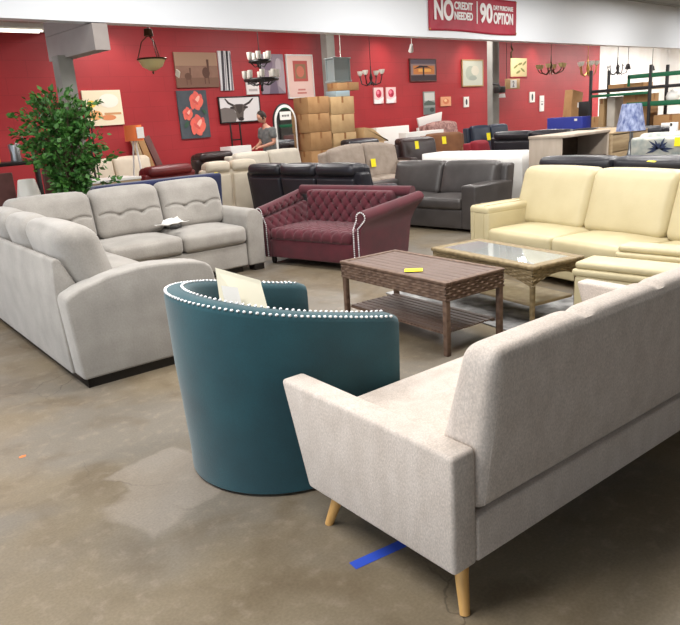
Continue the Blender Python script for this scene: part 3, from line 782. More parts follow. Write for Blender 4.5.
# end table and lamp
def end_table():
    t = thing('end_table', 'small dark end table carrying the blue patterned lamp', 'table', (9.62, 4.26, 0), 0)
    MB().box((0, 0, .73), (.42, .36, .04), .006).build('tabletop', 'blackwood', t)
    for x in (-.17, .17):
        for y in (-.14, .14): MB().box((x, y, .355), (.035, .035, .71), .004).build('leg', 'blackwood', t)
end_table()
def table_lamp():
    t = thing('table_lamp', 'table lamp with a blue and white patterned shade, in front of the steel shelving', 'lamp', (9.62, 4.26, .751))
    MB().lathe([(.08, 0), (.08, .015), (.03, .03), (.045, .1), (.03, .16), (.02, .2), (.02, .3), (.012, .31), (.012, .46)], seg=20).build('base', 'steel', t)
    MB().tube([(.06, .0, .02), (.06, 0, .42)], .012, 8).build('stem', 'steel', t)
    s = MB(); s.lathe([(.19, .445), (.125, .80)], seg=28); s.lathe([(.122, .798), (.186, .447)], seg=28); s.lathe([(.19, .445), (.186, .445)], seg=28); s.build('lamp_shade', 'bshade', t)
table_lamp()

def bx(name, label, cat, a, b, m, group=None, yaw=0, bev=.006, tape_=True):
    c = ((a[0]+b[0])/2, (a[1]+b[1])/2); h = [abs(b[i]-a[i])/2 for i in range(3)]
    t = thing(name, label, cat, (c[0], c[1], a[2]), yaw, group)
    bd = MB().lohi((-h[0], -h[1], 0), (h[0], h[1], 2*h[2]), bev).build('body', m, t)
    if tape_:
        MB().lohi((-h[0]-.002, -.03, 2*h[2]-.12), (-h[0]+.01, .03, 2*h[2]+.002)).build('tape', 'tape', bd)
        MB().lohi((-.03, -h[1]-.002, 2*h[2]-.14), (.03, -h[1]+.01, 2*h[2]+.002)).build('tape', 'tape', bd)
    return t
# the stack of cartons in front of the grey pillar
for z0, z1, w, l in ((0, .93, 0, 'bottom brown carton of the left-hand pile, beside the arched mirror'), (.935, 1.34, .015, 'second brown carton up in the left-hand pile, beside the arched mirror'), (1.345, 1.75, -.01, 'third brown carton up in the left-hand pile, beside the arched mirror'), (1.755, 2.12, .005, 'topmost brown carton of the left-hand pile, beside the arched mirror')):
    bx('cardboard_box', l, 'box', (10.73+w, 12.1, z0), (11.38+w, 12.6, z1), 'cardboard', 'stacked cartons')
for z0, z1, w, l in ((0, .8, 0, 'bottom carton of the right-hand pile in front of the grey pillar'), (.805, 1.28, .02, 'middle-low carton with its flap lifting, in the right-hand carton pile'), (1.285, 1.70, -.02, 'second carton from the top in the right-hand carton pile'), (1.705, 2.10, 0, 'top carton of the pile, below the hanging pale blue lantern')):
    bx('cardboard_box', l, 'box', (11.44+w, 12.1, z0), (12.2+w, 12.62, z1), 'cardboard2', 'stacked cartons')
# slumped open carton
t = thing('cardboard_box', 'opened carton with a sloping flap at the foot of the carton stack', 'box', (12.85, 12.35, 0), 0)
MB().box((0, 0, .5), (.7, .5, 1.0), .006).build('body', 'cardboard2', t)
MB().prism([(-.35, 1.003), (.35, 1.003), (.5, 1.0), (.48, .985), (-.05, 1.32), (-.35, 1.36)], -.25, .25, 'y', .004).build('flap', 'cardboard2', t)

# arched mirror with a card on it
def mirror():
    t = thing('arched_mirror', 'tall arched mirror in a black and white frame, behind the person', 'mirror', (10.3, 12.42, 0), 0)
    def arch(w, zt, n=16, z0=0.0): return [(-w, z0), (w, z0)]+[(w*math.cos(PI*k/n), zt-w*1.15+w*1.15*math.sin(PI*k/n)) for k in range(n+1)]
    MB().prism(arch(.34, 2.02), .0, .035, 'y', .006, only_caps=True).build('outer_frame', 'iron', t)
    MB().prism(arch(.315, 1.99, z0=.03), -.012, -.002, 'y').build('inner_frame', 'white', t)
    MB().prism(arch(.265, 1.93, z0=.08), -.022, -.0125, 'y').build('mirror_glass', 'mirror', t)
    cd = MB().lohi((-.16, -.026, 1.66), (.16, -.0225, 1.84)).build('card', 'paper', t)
    m = MB()
    for x in (-.1, -.06, -.02, .03, .07): m.lohi((x, -.029, 1.73), (x+.025, -.0265, 1.77))
    m.build('card_writing', 'iron', cd)
mirror()

# white cube table by the person, box springs, royal blue box ...
o = bx('storage_cube', 'white cube shaped unit on the left of the person', 'box', (8.8, 12.5, 0), (9.35, 12.9, 1.18), 'white', tape_=False)
o = bx('wrapped_panel', 'flat white wrapped headboard standing behind the dark recliners', 'board', (13.73, 12.85, 0), (15.05, 12.95, 1.31), 'white', tape_=False)
o = bx('wrapped_panel', 'long low white wrapped mattress behind the tan recliner', 'board', (13.75, 11.85, 0), (15.3, 12.1, 1.15), 'white', tape_=False)
o = bx('storage_box', 'small off-white box left of the white wrapped headboard', 'box', (13.2, 12.8, 0), (13.68, 13.1, 1.31), 'offwhite', tape_=False)
t = thing('framed_panel', 'white framed panel tilted up to the right, above the tan recliner', 'board', (16.4, 13.2, 0), 0)
MB().lohi((-.55, 0, 0), (.55, .06, 1.2), .005).build('stand', 'white', t)
MB().prism([(-.5, 1.205), (.5, 1.29), (.57, 1.60), (-.57, 1.47)], -.02, .03, 'y', .006).build('panel', 'paper', t)
o = bx('storage_tote', 'royal blue box on top of the long black sofa line, before the red wall', 'box', (15.5, 8.0, 0), (15.9, 8.9, 1.29), 'royal', tape_=False)
MB().lohi((-.206, -.32, 1.2), (-.199, -.25, 1.25)).build('label_sticker', 'paper', o)
# ------------------------------------------------------------------ left side: dark high table, jug, lamps
def high_table():
    t = thing('dining_table', 'tall dark wooden table at the left edge of the photo', 'table', (3.55, 11.0, 0), 0)
    MB().box((0, 0, 1.285), (1.5, .7, .05), .008).build('tabletop', 'blackwood', t)
    for x in (-.68, .68):
        for y in (-.28, .28): MB().box((x, y, .63), (.07, .07, 1.26), .006).build('leg', 'blackwood', t)
high_table()
def hchair(x, label, yaw=0):
    t = thing('dining_chair', label, 'chair', (x, 10.2, 0), yaw)
    MB().rbox((-.2, -.22, .60), (.2, .22, .68), .03, (4, 4, 1)).build('seat', 'mauve', t)
    MB().rbox((-.19, -.22, .69), (.19, -.17, 1.2), .02, (4, 2, 5)).build('backrest', 'mauve', t)
    for sx in (-.17, .17):
        for sy in (-.19, .19): MB().box((sx, sy, .3), (.035, .035, .6), .004).build('leg', 'blackwood', t)
hchair(3.22, 'mauve brown dining chair at the left edge, before the tall dark table')
hchair(4.0, 'mauve brown dining chair between the pale lamp and the ficus')
def left_lamp():
    t = thing('table_lamp', 'lamp with a pale green glass shade standing behind the grey sectional', 'lamp', (3.5, 9.78, 0))
    MB().lathe([(.14, 0), (.14, .02), (.03, .04), (.03, .5), (.09, .56), (.09, .80)], seg=20).build('base', 'steel', t)
    MB().lathe([(.165, .82), (.11, 1.09), (.10, 1.1), (.02, 1.1)], seg=24).build('lamp_shade', 'frost', t)
left_lamp()
o = MB().lathe([(.075, 0), (.08, .02), (.07, .1), (.085, .24), (.08, .25), (.07, .24)], seg=20).build('vase', 'steel'); place(o, (3.78, 10.8, 1.311)); tag(o, 'grey metal vase at the front of the tall dark table', 'vase')
def bottle(loc, label, m, h, r):
    t = thing('bottle', label, 'bottle', loc)
    MB().lathe([(r, 0), (r, h*.6), (r*.4, h*.78), (r*.4, h*.92)], seg=16).build('body', m, t)
    MB().lathe([(r*.45, h*.921), (r*.45, h)], seg=12).build('cap', 'white', t)
bottle((3.5, 10.8, 1.311), 'yellow bottle on the tall dark table', P_('mustard', (240, 180, 40), .4), .2, .05)
bottle((3.92, 11.1, 1.311), 'slim white bottle on the tall dark table', 'frost', .28, .03)
o = MB().tube([(-.22+.44*k/12, 0, .02+.16*math.sin(PI*k/12)) for k in range(13)], .016, 8).build('arched_handle', 'iron'); place(o, (3.38, 11.0, 1.311)); o.name = 'metal_arch_ornament'; tag(o, 'black metal arch ornament behind the yellow bottle', 'ornament')

# ------------------------------------------------------------------ ficus
def ficus():
    t = thing('ficus_tree', 'leafy green potted ficus tree behind the corner of the grey sectional', 'plant', (3.76, 8.98, 0))
    MB().lathe([(.14, 0), (.19, .3), (.2, .34), (.185, .34), (.175, .29), (0, .29)], seg=24).build('pot', 'pot', t)
    r = random.Random(3); tips = []
    for k in range(3):
        a = k*2.1; p = [Vector((.05*math.cos(a), .05*math.sin(a), .27))]
        for j in range(8): q = p[-1]+Vector((r.uniform(-.04, .04)+.02*math.cos(a+j), r.uniform(-.04, .04)+.02*math.sin(a+j), .18)); p.append(q)
        MB().tube(p, [.022-.0018*i for i in range(len(p))], 8).build('trunk', 'bark', t); tips.append(p)
    tw = MB(); lf = MB(); 
    def leaf(c, d, s):
        d = d.normalized(); up = Vector((r.uniform(-1, 1), r.uniform(-1, 1), r.uniform(.2, 1))); sd = d.cross(up)
        if sd.length < .05: sd = Vector((1, 0, 0))
        sd.normalize(); n = sd.cross(d)
        o = len(lf.v); w = s*.3
        lf.add([c, c+d*s*.45+sd*w+n*s*.06, c+d*s, c+d*s*.45-sd*w+n*s*.06, c+d*s*.5-n*s*.02], [(0, 1, 4), (1, 2, 4), (2, 3, 4), (3, 0, 4)])
    cz = 1.62
    for k in range(230):
        st = tips[k % 3]; j = r.choice((3, 4, 5, 5, 6, 6, 7, 7, 8, 8)); b0 = st[j]
        a = r.uniform(0, 2*PI); z = r.uniform(.92, 2.17); prof = .50*max(.25, 1-abs((z-1.75)/(.5 if z > 1.75 else .95))**2.2)**.75
        rad = prof*r.uniform(.45, 1.08)
        e = Vector((rad*math.cos(a), rad*math.sin(a), z)); b0 = Vector((b0.x, b0.y, min(b0.z, z-.05)))
        m_ = b0.lerp(e, .5)+Vector((0, 0, .06))
        tw.tube([b0, m_, e], [.006, .004, .002], 5)
        for i in range(17):
            f = r.uniform(.35, 1.05); c = (b0.lerp(m_, f*2) if f < .5 else m_.lerp(e, f*2-1))+Vector((r.gauss(0, .03), r.gauss(0, .03), r.gauss(0, .03)))
            d = (e-b0).normalized()+Vector((r.uniform(-.9, .9), r.uniform(-.9, .9), r.uniform(-1.1, .3)))
            leaf(c, d, r.uniform(.06, .10))
    # a few long stray sprays
    for e in (Vector((-.52, .25, 1.72)), Vector((-.50, .18, 1.92)), Vector((.50, -.32, 1.35)), Vector((.42, -.38, 1.05)), Vector((.48, -.2, 2.02))):
        b0 = Vector((0, 0, e.z-.25)); m_ = b0.lerp(e, .5)+Vector((0, 0, .05)); tw.tube([b0, m_, e], [.006, .004, .002], 5)
        for i in range(22):
            f = r.uniform(.5, 1.05); c = m_.lerp(e, f*2-1)+Vector((r.gauss(0, .025), r.gauss(0, .025), r.gauss(0, .025)))
            leaf(c, (e-b0).normalized()+Vector((r.uniform(-.8, .8), r.uniform(-.8, .8), r.uniform(-.9, .3))), r.uniform(.06, .10))
    tw.build('twigs', 'bark', t); lf.build('foliage', 'leaf', t, 80)
ficus()

# ------------------------------------------------------------------ pictures on the red wall
def art(name, label, X, Z, bg, shapes=(), frame=None, fw=.03, cat='picture', group=None, depth=.035, bg2=None):
    (x0, x1), (z0, z1) = X, Z; w, h = x1-x0, z1-z0
    t = thing(name, label, cat, (x0, WY-.002, z0), 0, group)
    m = [mat(name+'_ground', bg, .7, var=bg2, vscale=4)]; cols = {}
    b = MB(); e = fw if frame else 0
    b.lohi((e, -depth, e), (w-e, 0, h-e))
    for i, (c, pts) in enumerate(shapes):
        if c not in cols: cols[c] = len(m); m.append(mat(name+'_paint', c, .7))
        b.k = cols[c]; y = -depth-.0008*(i+1)
        b.poly([(e+u*(w-2*e), y, e+v*(h-2*e)) for u, v in pts])
    b.build('canvas', m, t)
    if frame:
        f = MB()
        for a, c in (((0, 0), (w, e)), ((0, h-e), (w, h)), ((0, e), (e, h-e)), ((w-e, e), (w, h-e))): f.lohi((a[0], -depth-.012, a[1]), (c[0], 0, c[1]), .003)
        f.build('frame', frame, t)
    return t
def ell(cx, cy, a, b, n=14, rot=0.): return [(cx+a*math.cos(2*PI*k/n)*math.cos(rot)-b*math.sin(2*PI*k/n)*math.sin(rot), cy+a*math.cos(2*PI*k/n)*math.sin(rot)+b*math.sin(2*PI*k/n)*math.cos(rot)) for k in range(n)]
def rect(a, b, c, d): return [(a, b), (c, b), (c, d), (a, d)]

art('wall_art', 'bright cream and peach abstract canvas behind the ficus', (6.15, 6.95), (1.78, 2.45), (248, 236, 206), [((240, 180, 120), ell(.25, .3, .2, .14)), ((232, 150, 100), ell(.6, .22, .2, .08)), ((250, 214, 90), ell(.2, .62, .12, .1)), ((214, 160, 110), rect(.5, .3, .95, .36)), ((255, 250, 236), ell(.66, .7, .26, .2))])
art('wall_art', 'brown savanna canvas with two standing antelopes', (8.28, 9.36), (2.46, 3.18), (152, 116, 98), [((126, 92, 76), rect(0, 0, 1, .28)), ((170, 136, 112), rect(0, .62, 1, 1)), ((94, 62, 50), ell(.7, .42, .09, .16)), ((94, 62, 50), [(.74, .5), (.78, .5), (.79, .8), (.73, .8)]), ((94, 62, 50), rect(.65, .1, .67, .32)), ((94, 62, 50), rect(.74, .1, .76, .32)), ((104, 72, 58), ell(.27, .32, .08, .1)), ((104, 72, 58), [(.31, .38), (.34, .38), (.35, .56), (.31, .56)]), ((104, 72, 58), rect(.22, .08, .24, .26)), ((104, 72, 58), rect(.31, .08, .33, .26))], bg2=(136, 100, 84))
art('wall_art', 'narrow upright canvas of grey birch trunks, beside the savanna canvas', (9.40, 9.74), (2.38, 3.22), (226, 224, 226), [((70, 64, 72), [(.1, 0), (.3, 0), (.45, 1), (.25, 1)]), ((44, 40, 48), [(.55, 0), (.68, 0), (.8, 1), (.62, 1)]), ((120, 112, 120), [(.8, 0), (.95, 0), (1, .9), (.9, 1)]), ((150, 146, 152), [(.36, .0), (.44, 0), (.56, .8), (.5, 1)])])
art('wall_art', 'smoky grey abstract canvas behind the black chandelier', (10.55, 11.26), (2.28, 3.17), (148, 134, 146), [((112, 98, 116), [(.3, 0), (.7, 0), (.6, .5), (.45, .5)]), ((176, 162, 170), [(.7, .2), (1, 0), (1, .8), (.8, .9)]), ((126, 110, 128), ell(.3, .75, .22, .16)), ((190, 178, 184), ell(.75, .7, .12, .2))])
art('wall_art', 'small white print below the black chandelier', (10.1, 10.46), (2.28, 2.62), (238, 232, 228), [((90, 84, 86), [(.1, .62), (.9, .7), (.9, .8), (.1, .74)]), ((190, 180, 178), rect(.15, .2, .85, .36))])
art('poster', 'pale framed poster with a dark pink block, left of the hanging lantern', (11.34, 12.2), (2.15, 3.17), (240, 206, 196), [((190, 92, 86), rect(.22, .38, .8, .88)), ((150, 120, 90), rect(.3, .45, .72, .8)), ((206, 120, 100), ell(.5, .62, .16, .14)), ((206, 130, 122), rect(.36, .16, .66, .2)), ((206, 130, 122), rect(.32, .08, .7, .12))], frame='white', fw=.03)
def rose(cx, cy, s): return [((226+(k*37) % 24, 100+(k*53) % 50, 92+(k*41) % 40), ell(cx+.11*s*math.cos(k*1.13), cy+.075*s*math.sin(k*1.13), .13*s, .07*s, rot=k*1.13+1.2)) for k in range(6)]+[((250, 190, 172), ell(cx+.03*s, cy+.02*s, .1*s, .04*s, rot=.7))]+[((222, 92, 86), ell(cx-.03*s, cy-.015*s, .09*s, .03*s, rot=-.5))] if True else [((232, 110, 96), ell(cx, cy, .22*s, .15*s)), ((246, 176, 160), ell(cx+.02, cy+.01, .16*s, .11*s)), ((224, 96, 90), ell(cx-.01, cy, .10*s, .07*s)), ((250, 196, 176), ell(cx+.01, cy+.005, .05*s, .035*s))]
art('wall_art', 'slate canvas with three coral roses', (8.24, 8.98), (1.40, 2.40), (84, 92, 98), rose(.62, .78, 1.2)+rose(.28, .52, .85)+rose(.58, .27, 1.35)+[((60, 90, 70), ell(.2, .3, .1, .05, rot=.6)), ((60, 90, 70), ell(.85, .55, .08, .04, rot=-.6))], bg2=(70, 76, 84))
art('wall_art', 'black and white picture of a long-horned highland bull', (9.28, 10.44), (1.67, 2.25), (232, 228, 228), [((120, 112, 108), [(0, 0), (.36, 0), (.42, .3), (.3, .55), (.12, .6), (0, .55)]), ((62, 54, 52), [(.33, .62), (.2, .74), (.12, .96), (.15, .97), (.24, .8), (.36, .7)]), ((62, 54, 52), [(.62, .62), (.76, .74), (.86, .93), (.83, .95), (.72, .8), (.6, .7)]), ((96, 86, 80), [(.34, .7), (.6, .7), (.66, .56), (.58, .4), (.56, .12), (.5, .05), (.44, .05), (.4, .14), (.38, .4), (.29, .56)]), ((70, 60, 56), [(.38, .72), (.57, .72), (.54, .42), (.46, .3), (.41, .44)]), ((44, 36, 36), ell(.5, .1, .07, .08)), ((60, 52, 50), ell(.3, .58, .06, .05)), ((60, 52, 50), ell(.64, .58, .06, .05))], frame='iron', fw=.025)
for X, l in (((14.36, 14.74), 'left one of a pair of small pink floral prints'), ((14.86, 15.26), 'right one of a pair of small pink floral prints')):
    art('wall_art', l, X, (1.93, 2.35), (240, 206, 206), [((206, 60, 90), ell(.5, .62, .3, .26)), ((244, 140, 160), ell(.42, .7, .14, .12)), ((170, 30, 60), ell(.6, .52, .12, .1)), ((246, 240, 240), [(0, 0), (.7, 0), (1, .3), (1, .42), (.4, .22), (0, .3)])], group='pair of pink prints')
art('wall_art', 'sunset landscape canvas with a dark twisted tree', (15.9, 17.1), (2.48, 3.11), (150, 130, 130), [((206, 130, 70), rect(.1, .3, .95, .72)), ((240, 180, 90), rect(.3, .42, .8, .56)), ((64, 50, 56), rect(0, 0, 1, .26)), ((44, 34, 40), [(.1, .55), (.35, .72), (.65, .7), (.9, .5), (.7, .62), (.4, .62)]), ((44, 34, 40), rect(.47, .2, .53, .62)), ((96, 84, 96), rect(0, .8, 1, 1))], frame='mauve', fw=.03)
art('wall_art', 'pale green square canvas beside the grey post', (18.36, 19.48), (2.30, 3.10), (196, 200, 186), [((170, 178, 164), ell(.4, .5, .26, .3)), ((210, 206, 190), ell(.62, .6, .2, .2)), ((156, 166, 156), ell(.5, .3, .2, .1))], frame='cardboard2', fw=.035)
art('wall_art', 'small upright grey lakeside print', (16.48, 17.0), (1.55, 2.2), (150, 158, 154), [((214, 216, 210), rect(.05, .6, .95, .95)), ((86, 100, 92), [(0, .5), (.4, .62), (1, .5), (1, .4), (0, .4)]), ((110, 120, 118), rect(0, 0, 1, .3)), ((60, 70, 66), ell(.7, .2, .2, .1))])
art('wall_art', 'small square peach print', (17.28, 17.78), (1.76, 2.03), (236, 170, 130), [((220, 130, 90), ell(.5, .5, .3, .3)), ((250, 206, 160), ell(.45, .6, .15, .15))])
art('wall_notice', 'small white card with a dark emblem, below the pale green canvas', (18.44, 18.7), (1.69, 2.0), (240, 238, 232), [((60, 60, 70), ell(.5, .5, .2, .3))], cat='sign')
art('wall_notice', 'white notice with a dark upright mark, right of the grey post', (22.26, 22.6), (1.71, 2.06), (240, 238, 232), [((50, 70, 70), ell(.5, .5, .16, .34))], cat='sign')
art('wall_notice', 'narrow white notice, the lower of the two right of the grey post', (22.94, 23.22), (1.38, 1.92), (240, 238, 236), [((150, 150, 150), rect(.2, .6, .8, .64)), ((120, 120, 124), rect(.3, .4, .7, .5))], cat='sign')
# leafy canvas hung from a bracket
t = thing('hanging_canvas', 'cream leaf-print canvas hanging from a dark wall bracket, right of the grey post', 'picture', (20.0, 12.5, 2.5), 0)
m_ = [mat('leaf_canvas', (232, 214, 160), .7), mat('leaf_canvas_print', (140, 140, 80), .7)]
b = MB(); b.lohi((-.45, -.02, 0), (.45, .02, .55), .01); b.k = 1
for x, z, a in ((-.2, .3, .4), (.05, .38, .2), (.2, .2, -.4), (-.05, .14, .3), (.3, .4, .5)): b.poly([(x+u, -.0215, z+v) for u, v in ell(0, 0, .13, .035, rot=a)])
b.build('canvas', m_, t)
MB().lohi((-.47, -.03, -.05), (.47, .03, -.001), .006).build('bottom_rail', 'crimson', t)
MB().tube([(-.42, 0, .551), (-.42, 0, .72), (-.34, 0, .78), (-.42, .0, .9)], .03, 8).build('bracket', 'bronze', t)
MB().tube([(-.42, 0, .9), (-.42, 0, 1.44)], .012, 6).build('rod', 'iron', t)
# number board on the post
t = thing('number_sign', 'tan wooden sign carrying the number 2, hung by the grey post', 'sign', (18.08, 11.5, 2.1), 0)
MB().box((0, 0, .14), (.72, .04, .28), .006).build('board', 'cardboard2', t)
MB().box((.02, -.023, .14), (.32, .006, .22)).build('plate', 'paper', t)
MB().tube([(-.3, 0, .28), (-.3, 0, 1.84)], .008, 6).build('hanger', 'iron', t)
def text(body, name, m, size, loc, rot, parent, ext=.003, bold=.0, sx=1.):
    cu = bpy.data.curves.new('lettering_curve', 'FONT'); cu.body = body; cu.size = size; cu.extrude = ext; cu.offset = bold; cu.align_x = 'LEFT'
    ob = bpy.data.objects.new('lettering_tmp', cu); C.objects.link(ob); dg = bpy.context.evaluated_depsgraph_get()
    me = bpy.data.meshes.new_from_object(ob.evaluated_get(dg)); me.name = name; bpy.data.objects.remove(ob); bpy.data.curves.remove(cu)
    xs = [v.co.x for v in me.vertices]; 
    me.materials.clear(); me.materials.append(M[m])
    o = bpy.data.objects.new(name, me); C.objects.link(o); o.parent = parent; o.location = loc; o.rotation_euler = rot
    w = max(xs)-min(xs)
    return o, w
o_, w_ = text('2', 'number', 'palm', .22, (-.045, -.027, .06), (R(90), 0, 0), t)
# speaker / camera on the post
t = thing('wall_speaker', 'black speaker bracketed to the grey post', 'speaker', (16.3, 10.75, 1.86), 0)
MB().box((0, 0, .2), (.26, .2, .16), .02).build('housing', 'black', t)
MB().tube([(0, .02, .28), (.0, .04, .34), (.0, .2, .36)], .03, 8).build('bracket', 'iron', t)
MB().lathe([(.09, 0), (.07, .1)], (.08, -.02, -.0), 14).build('white_horn', 'white', t)

# ------------------------------------------------------------------ hanging lights
CZ = 3.95
def chain(b, x, y, z0, z1): b.tube([(x, y, z0), (x, y, z1)], .008, 6)
def bowl():
    z = 2.5; t = thing('pendant_light', 'bronze pendant light with an alabaster glass bowl, above the ficus side of the red wall', 'pendant light', (5.76, 10.0, z))
    MB().lathe([(.0, .0), (.05, .005), (.15, .06), (.20, .15), (.205, .17), (.19, .17)], seg=28).build('bowl', 'alab', t)
    b = MB(); b.tube([(.212*math.cos(2*PI*k/28), .212*math.sin(2*PI*k/28), .17) for k in range(28)], .014, 6, closed=True); b.lathe([(0, -.05), (.02, -.03), (.012, 0)], seg=10); b.build('rim', 'bronze', t)
    b = MB()
    for k in range(3): a = 2*PI*k/3+.4; b.tube([(.21*math.cos(a), .21*math.sin(a), .17), (.12*math.cos(a), .12*math.sin(a), .42), (0, 0, .52)], .008, 6)
    chain(b, 0, 0, .5, CZ-z); b.build('hanger', 'bronze', t)
    b = MB(); b.lathe([(0, .62), (.06, .60), (.075, .5), (.04, .49), (0, .49)], seg=14); b.build('canopy', 'bronze', t)
    MB().box((.33, -.16, .03), (.02, .1, .1), .003, T=Matrix.Rotation(R(30), 4, 'X')).build('price_card', 'card', t)
bowl()
def two_tier():
    z = 2.2; t = thing('chandelier', 'two-tier black iron chandelier with frosted candle glasses', 'chandelier', (8.62, 11.0, z))
    s = MB(); s.lathe([(0, .0), (.03, .02), (.015, .1), (.03, .25), (.014, .4), (.025, .6), (.01, .75)], seg=12); chain(s, 0, 0, .7, CZ-z); s.build('stem', 'iron', t)
    for n, rad, zz in ((8, .31, .22), (5, .19, .55)):
        b = MB(); b.tube([(rad*math.cos(2*PI*k/32), rad*math.sin(2*PI*k/32), zz) for k in range(32)], .028, 8, closed=True)
        for k in range(n): a = 2*PI*k/n; b.tube([(0, 0, zz-.06), (rad*.5*math.cos(a), rad*.5*math.sin(a), zz-.1), (rad*math.cos(a), rad*math.sin(a), zz)], .011, 6)
        rg = b.build('ring', 'iron', t)
        for k in range(n):
            a = 2*PI*k/n+.2; c = (rad*math.cos(a), rad*math.sin(a), zz)
            MB().lathe([(.028, .03), (.045, .06), (.05, .17), (.046, .17), (.04, .07)], c, 12).build('glass_shade', 'frost', rg)
two_tier()
def arm_chand(name, label, loc, n, rad, drop, m, shade=None, lit=None, up=.1):
    t = thing(name, label, 'chandelier', loc)
    b = MB(); b.lathe([(0, -.10), (.03, -.07), (.02, 0), (.045, .08), (.018, .18), (.012, .36)], seg=12); chain(b, 0, 0, .3, CZ-loc[2]); b.build('stem', m, t)
    for k in range(n):
        a = 2*PI*k/n+.3; ca, sa = math.cos(a), math.sin(a)
        b = MB(); b.tube([(0, 0, .0), (rad*.4*ca, rad*.4*sa, -drop), (rad*.85*ca, rad*.85*sa, -drop*.6), (rad*ca, rad*sa, up)], .014, 6); b.lathe([(.0, up), (.04, up+.015), (.012, up+.03), (.012, up+.07)], (rad*ca, rad*sa, 0), 8); am = b.build('arm', m, t)
        if shade: MB().lathe([(.03, up+.04), (.06, up+.08), (.075, up+.15), (.07, up+.15), (.04, up+.075)], (rad*ca, rad*sa, 0), 12).build('glass_shade', shade, am)
arm_chand('chandelier', 'small black chandelier with white candle glasses, above the pair of pink prints', (13.15, 12.4, 2.45), 4, .3, .1, 'iron', 'frost')
arm_chand('chandelier', 'bronze chandelier with curved arms, right of the leaf-print canvas', (18.45, 10.5, 2.55), 6, .36, .14, 'bronze', 'alab', up=-.02)
arm_chand('chandelier', 'brass candelabra chandelier beside the steel shelving', (18.62, 9.5, 2.4), 5, .22, .12, 'brass', 'frost')
arm_chand('chandelier', 'black iron chandelier against the white wall', (19.75, 9.2, 2.38), 5, .28, .1, 'iron')
for i, (y, z, l) in enumerate(((20.4, 2.42, 'small black pendant just right of the black iron chandelier'), (22.05, 2.38, 'small black pendant above the green shelf beam'))):
    t = thing('pendant_light', l, 'pendant light', (y, 9.2, z)); b = MB(); chain(b, 0, 0, .1, CZ-z); b.build('cord', 'iron', t)
    MB().lathe([(0, .16), (.05, .13), (.085, .0), (.075, .0), (.04, .12)], seg=14).build('lamp_shade', 'iron', t)
def lantern():
    t = thing('hanging_lantern', 'pale blue-grey box lantern hanging beside the grey pillar', 'lantern', (10.67, 11.0, 2.36))
    f = MB(); 
    for x in (-.22, .22):
        for y in (-.12, .12): f.box((x, y, .22), (.03, .03, .44), .003)
    f.box((0, 0, .455), (.5, .3, .03), .004); f.box((0, 0, .0), (.5, .3, .03), .004); f.build('frame', 'zinc', t)
    MB().box((0, 0, .225), (.43, .23, .42)).build('glass', 'zinc', t)
    b = MB(); chain(b, .1, 0, .47, CZ-2.36); b.build('chain', 'frost', t)
lantern()
bx('storage_box', 'pale blue box on top of the carton stack, under a flat brown carton', 'box', (11.72, 12.2, 2.106), (12.18, 12.55, 2.236), 'palebl', tape_=False)
bx('cardboard_box', 'flat brown carton topmost on the carton stack, below the pale blue lantern', 'box', (11.78, 12.2, 2.24), (12.5, 12.55, 2.42), 'cardboard')
t = thing('ceiling_spotlight', 'small ceiling-hung spotlight above the sunset canvas', 'spotlight', (13.08, 11.0, 3.0)); b = MB(); chain(b, 0, 0, .14, CZ-3.0); b.build('rod', 'white', t); MB().tube([(0, 0, .14), (.06, .08, .0)], [.035, .06], 12).build('lamp_head', 'white', t)
def strip(name, label, loc, L):
    t = thing(name, label, 'ceiling light', loc, 0); MB().prism([(-.14, .12), (.14, .12), (.14, .06), (.06, 0.03), (-.06, .03), (-.14, .06)], -L/2, L/2, 'x', .004).build('housing', 'fixture', t)
    for x in (-L/2+.2, L/2-.2): MB().tube([(x, 0, .118), (x, 0, .312)], .008, 6).build('hanger_rod', 'fixture', t)
    for y in (-.07, .07): MB().tube([(-L/2+.03, y, .022), (L/2-.03, y, .022)], .014, 10).build('tube', 'tube', t)
strip('ceiling_light', 'white fluorescent strip light hung from the low ceiling at the upper left', (3.9, 11.3, 3.17), 1.6)

# ------------------------------------------------------------------ floor lamp, tripod lamp, planks, easel
t = thing('floor_lamp', 'slim dark floor lamp without a shade in front of the bright canvas', 'lamp', (5.15, 11.25, 0)); MB().lathe([(.14, 0), (.14, .02), (.02, .04)], seg=20).build('base', 'iron', t)
MB().tube([(0, 0, .03), (0, 0, 1.95)], .018, 10).build('pole', 'iron', t); MB().tube([(.06, 0, .03), (.06, 0, 1.9)], .012, 8).build('pole', 'iron', t); MB().ball((.02, 0, 2.02), .05, 10).build('finial', 'bronze', t)
t = thing('tripod_lamp', 'tripod lamp with an orange and white drum shade and white legs', 'lamp', (6.42, 12.15, 0)); s = MB(); s.lathe([(.17, 1.46), (.155, 1.74)], seg=24); s.lathe([(.15, 1.738), (.165, 1.462)], seg=24); s.build('lamp_shade', 'orange', t)
MB().lohi((-.02, -.172, 1.5), (.12, -.158, 1.7)).build('shade_tag', 'paper', t)
for k in range(3): a = 2*PI*k/3+.5; MB().tube([(.02*math.cos(a), .02*math.sin(a), 1.5), (.2*math.cos(a), .2*math.sin(a), .0)], .016, 8).build('leg', 'white', t)
for i, (x, a, l, m_) in enumerate(((7.35, 12, 'leaning orange-brown plank beside the tripod lamp', 'oak'), (7.56, 14, 'leaning tan plank, middle of three by the tripod lamp', 'cardboard'), (7.8, 17, 'leaning dark plank, rightmost of three by the tripod lamp', 'mauve'))):
    o = MB().box((0, 0, .78), (.14, .04, 1.56), .005).build('wood_plank', m_); place(o, (x, 13.25, .03), rot=(R(-5), R(-a), 0)); tag(o, l, 'plank', 'planks leaning on the red wall')
t = thing('display_easel', 'thin black two-legged stand below the highland bull picture', 'easel', (9.55, 13.3, 0))
for x in (-.13, .13): MB().box((x, 0, .83), (.03, .03, 1.66), .003).build('leg', 'iron', t)
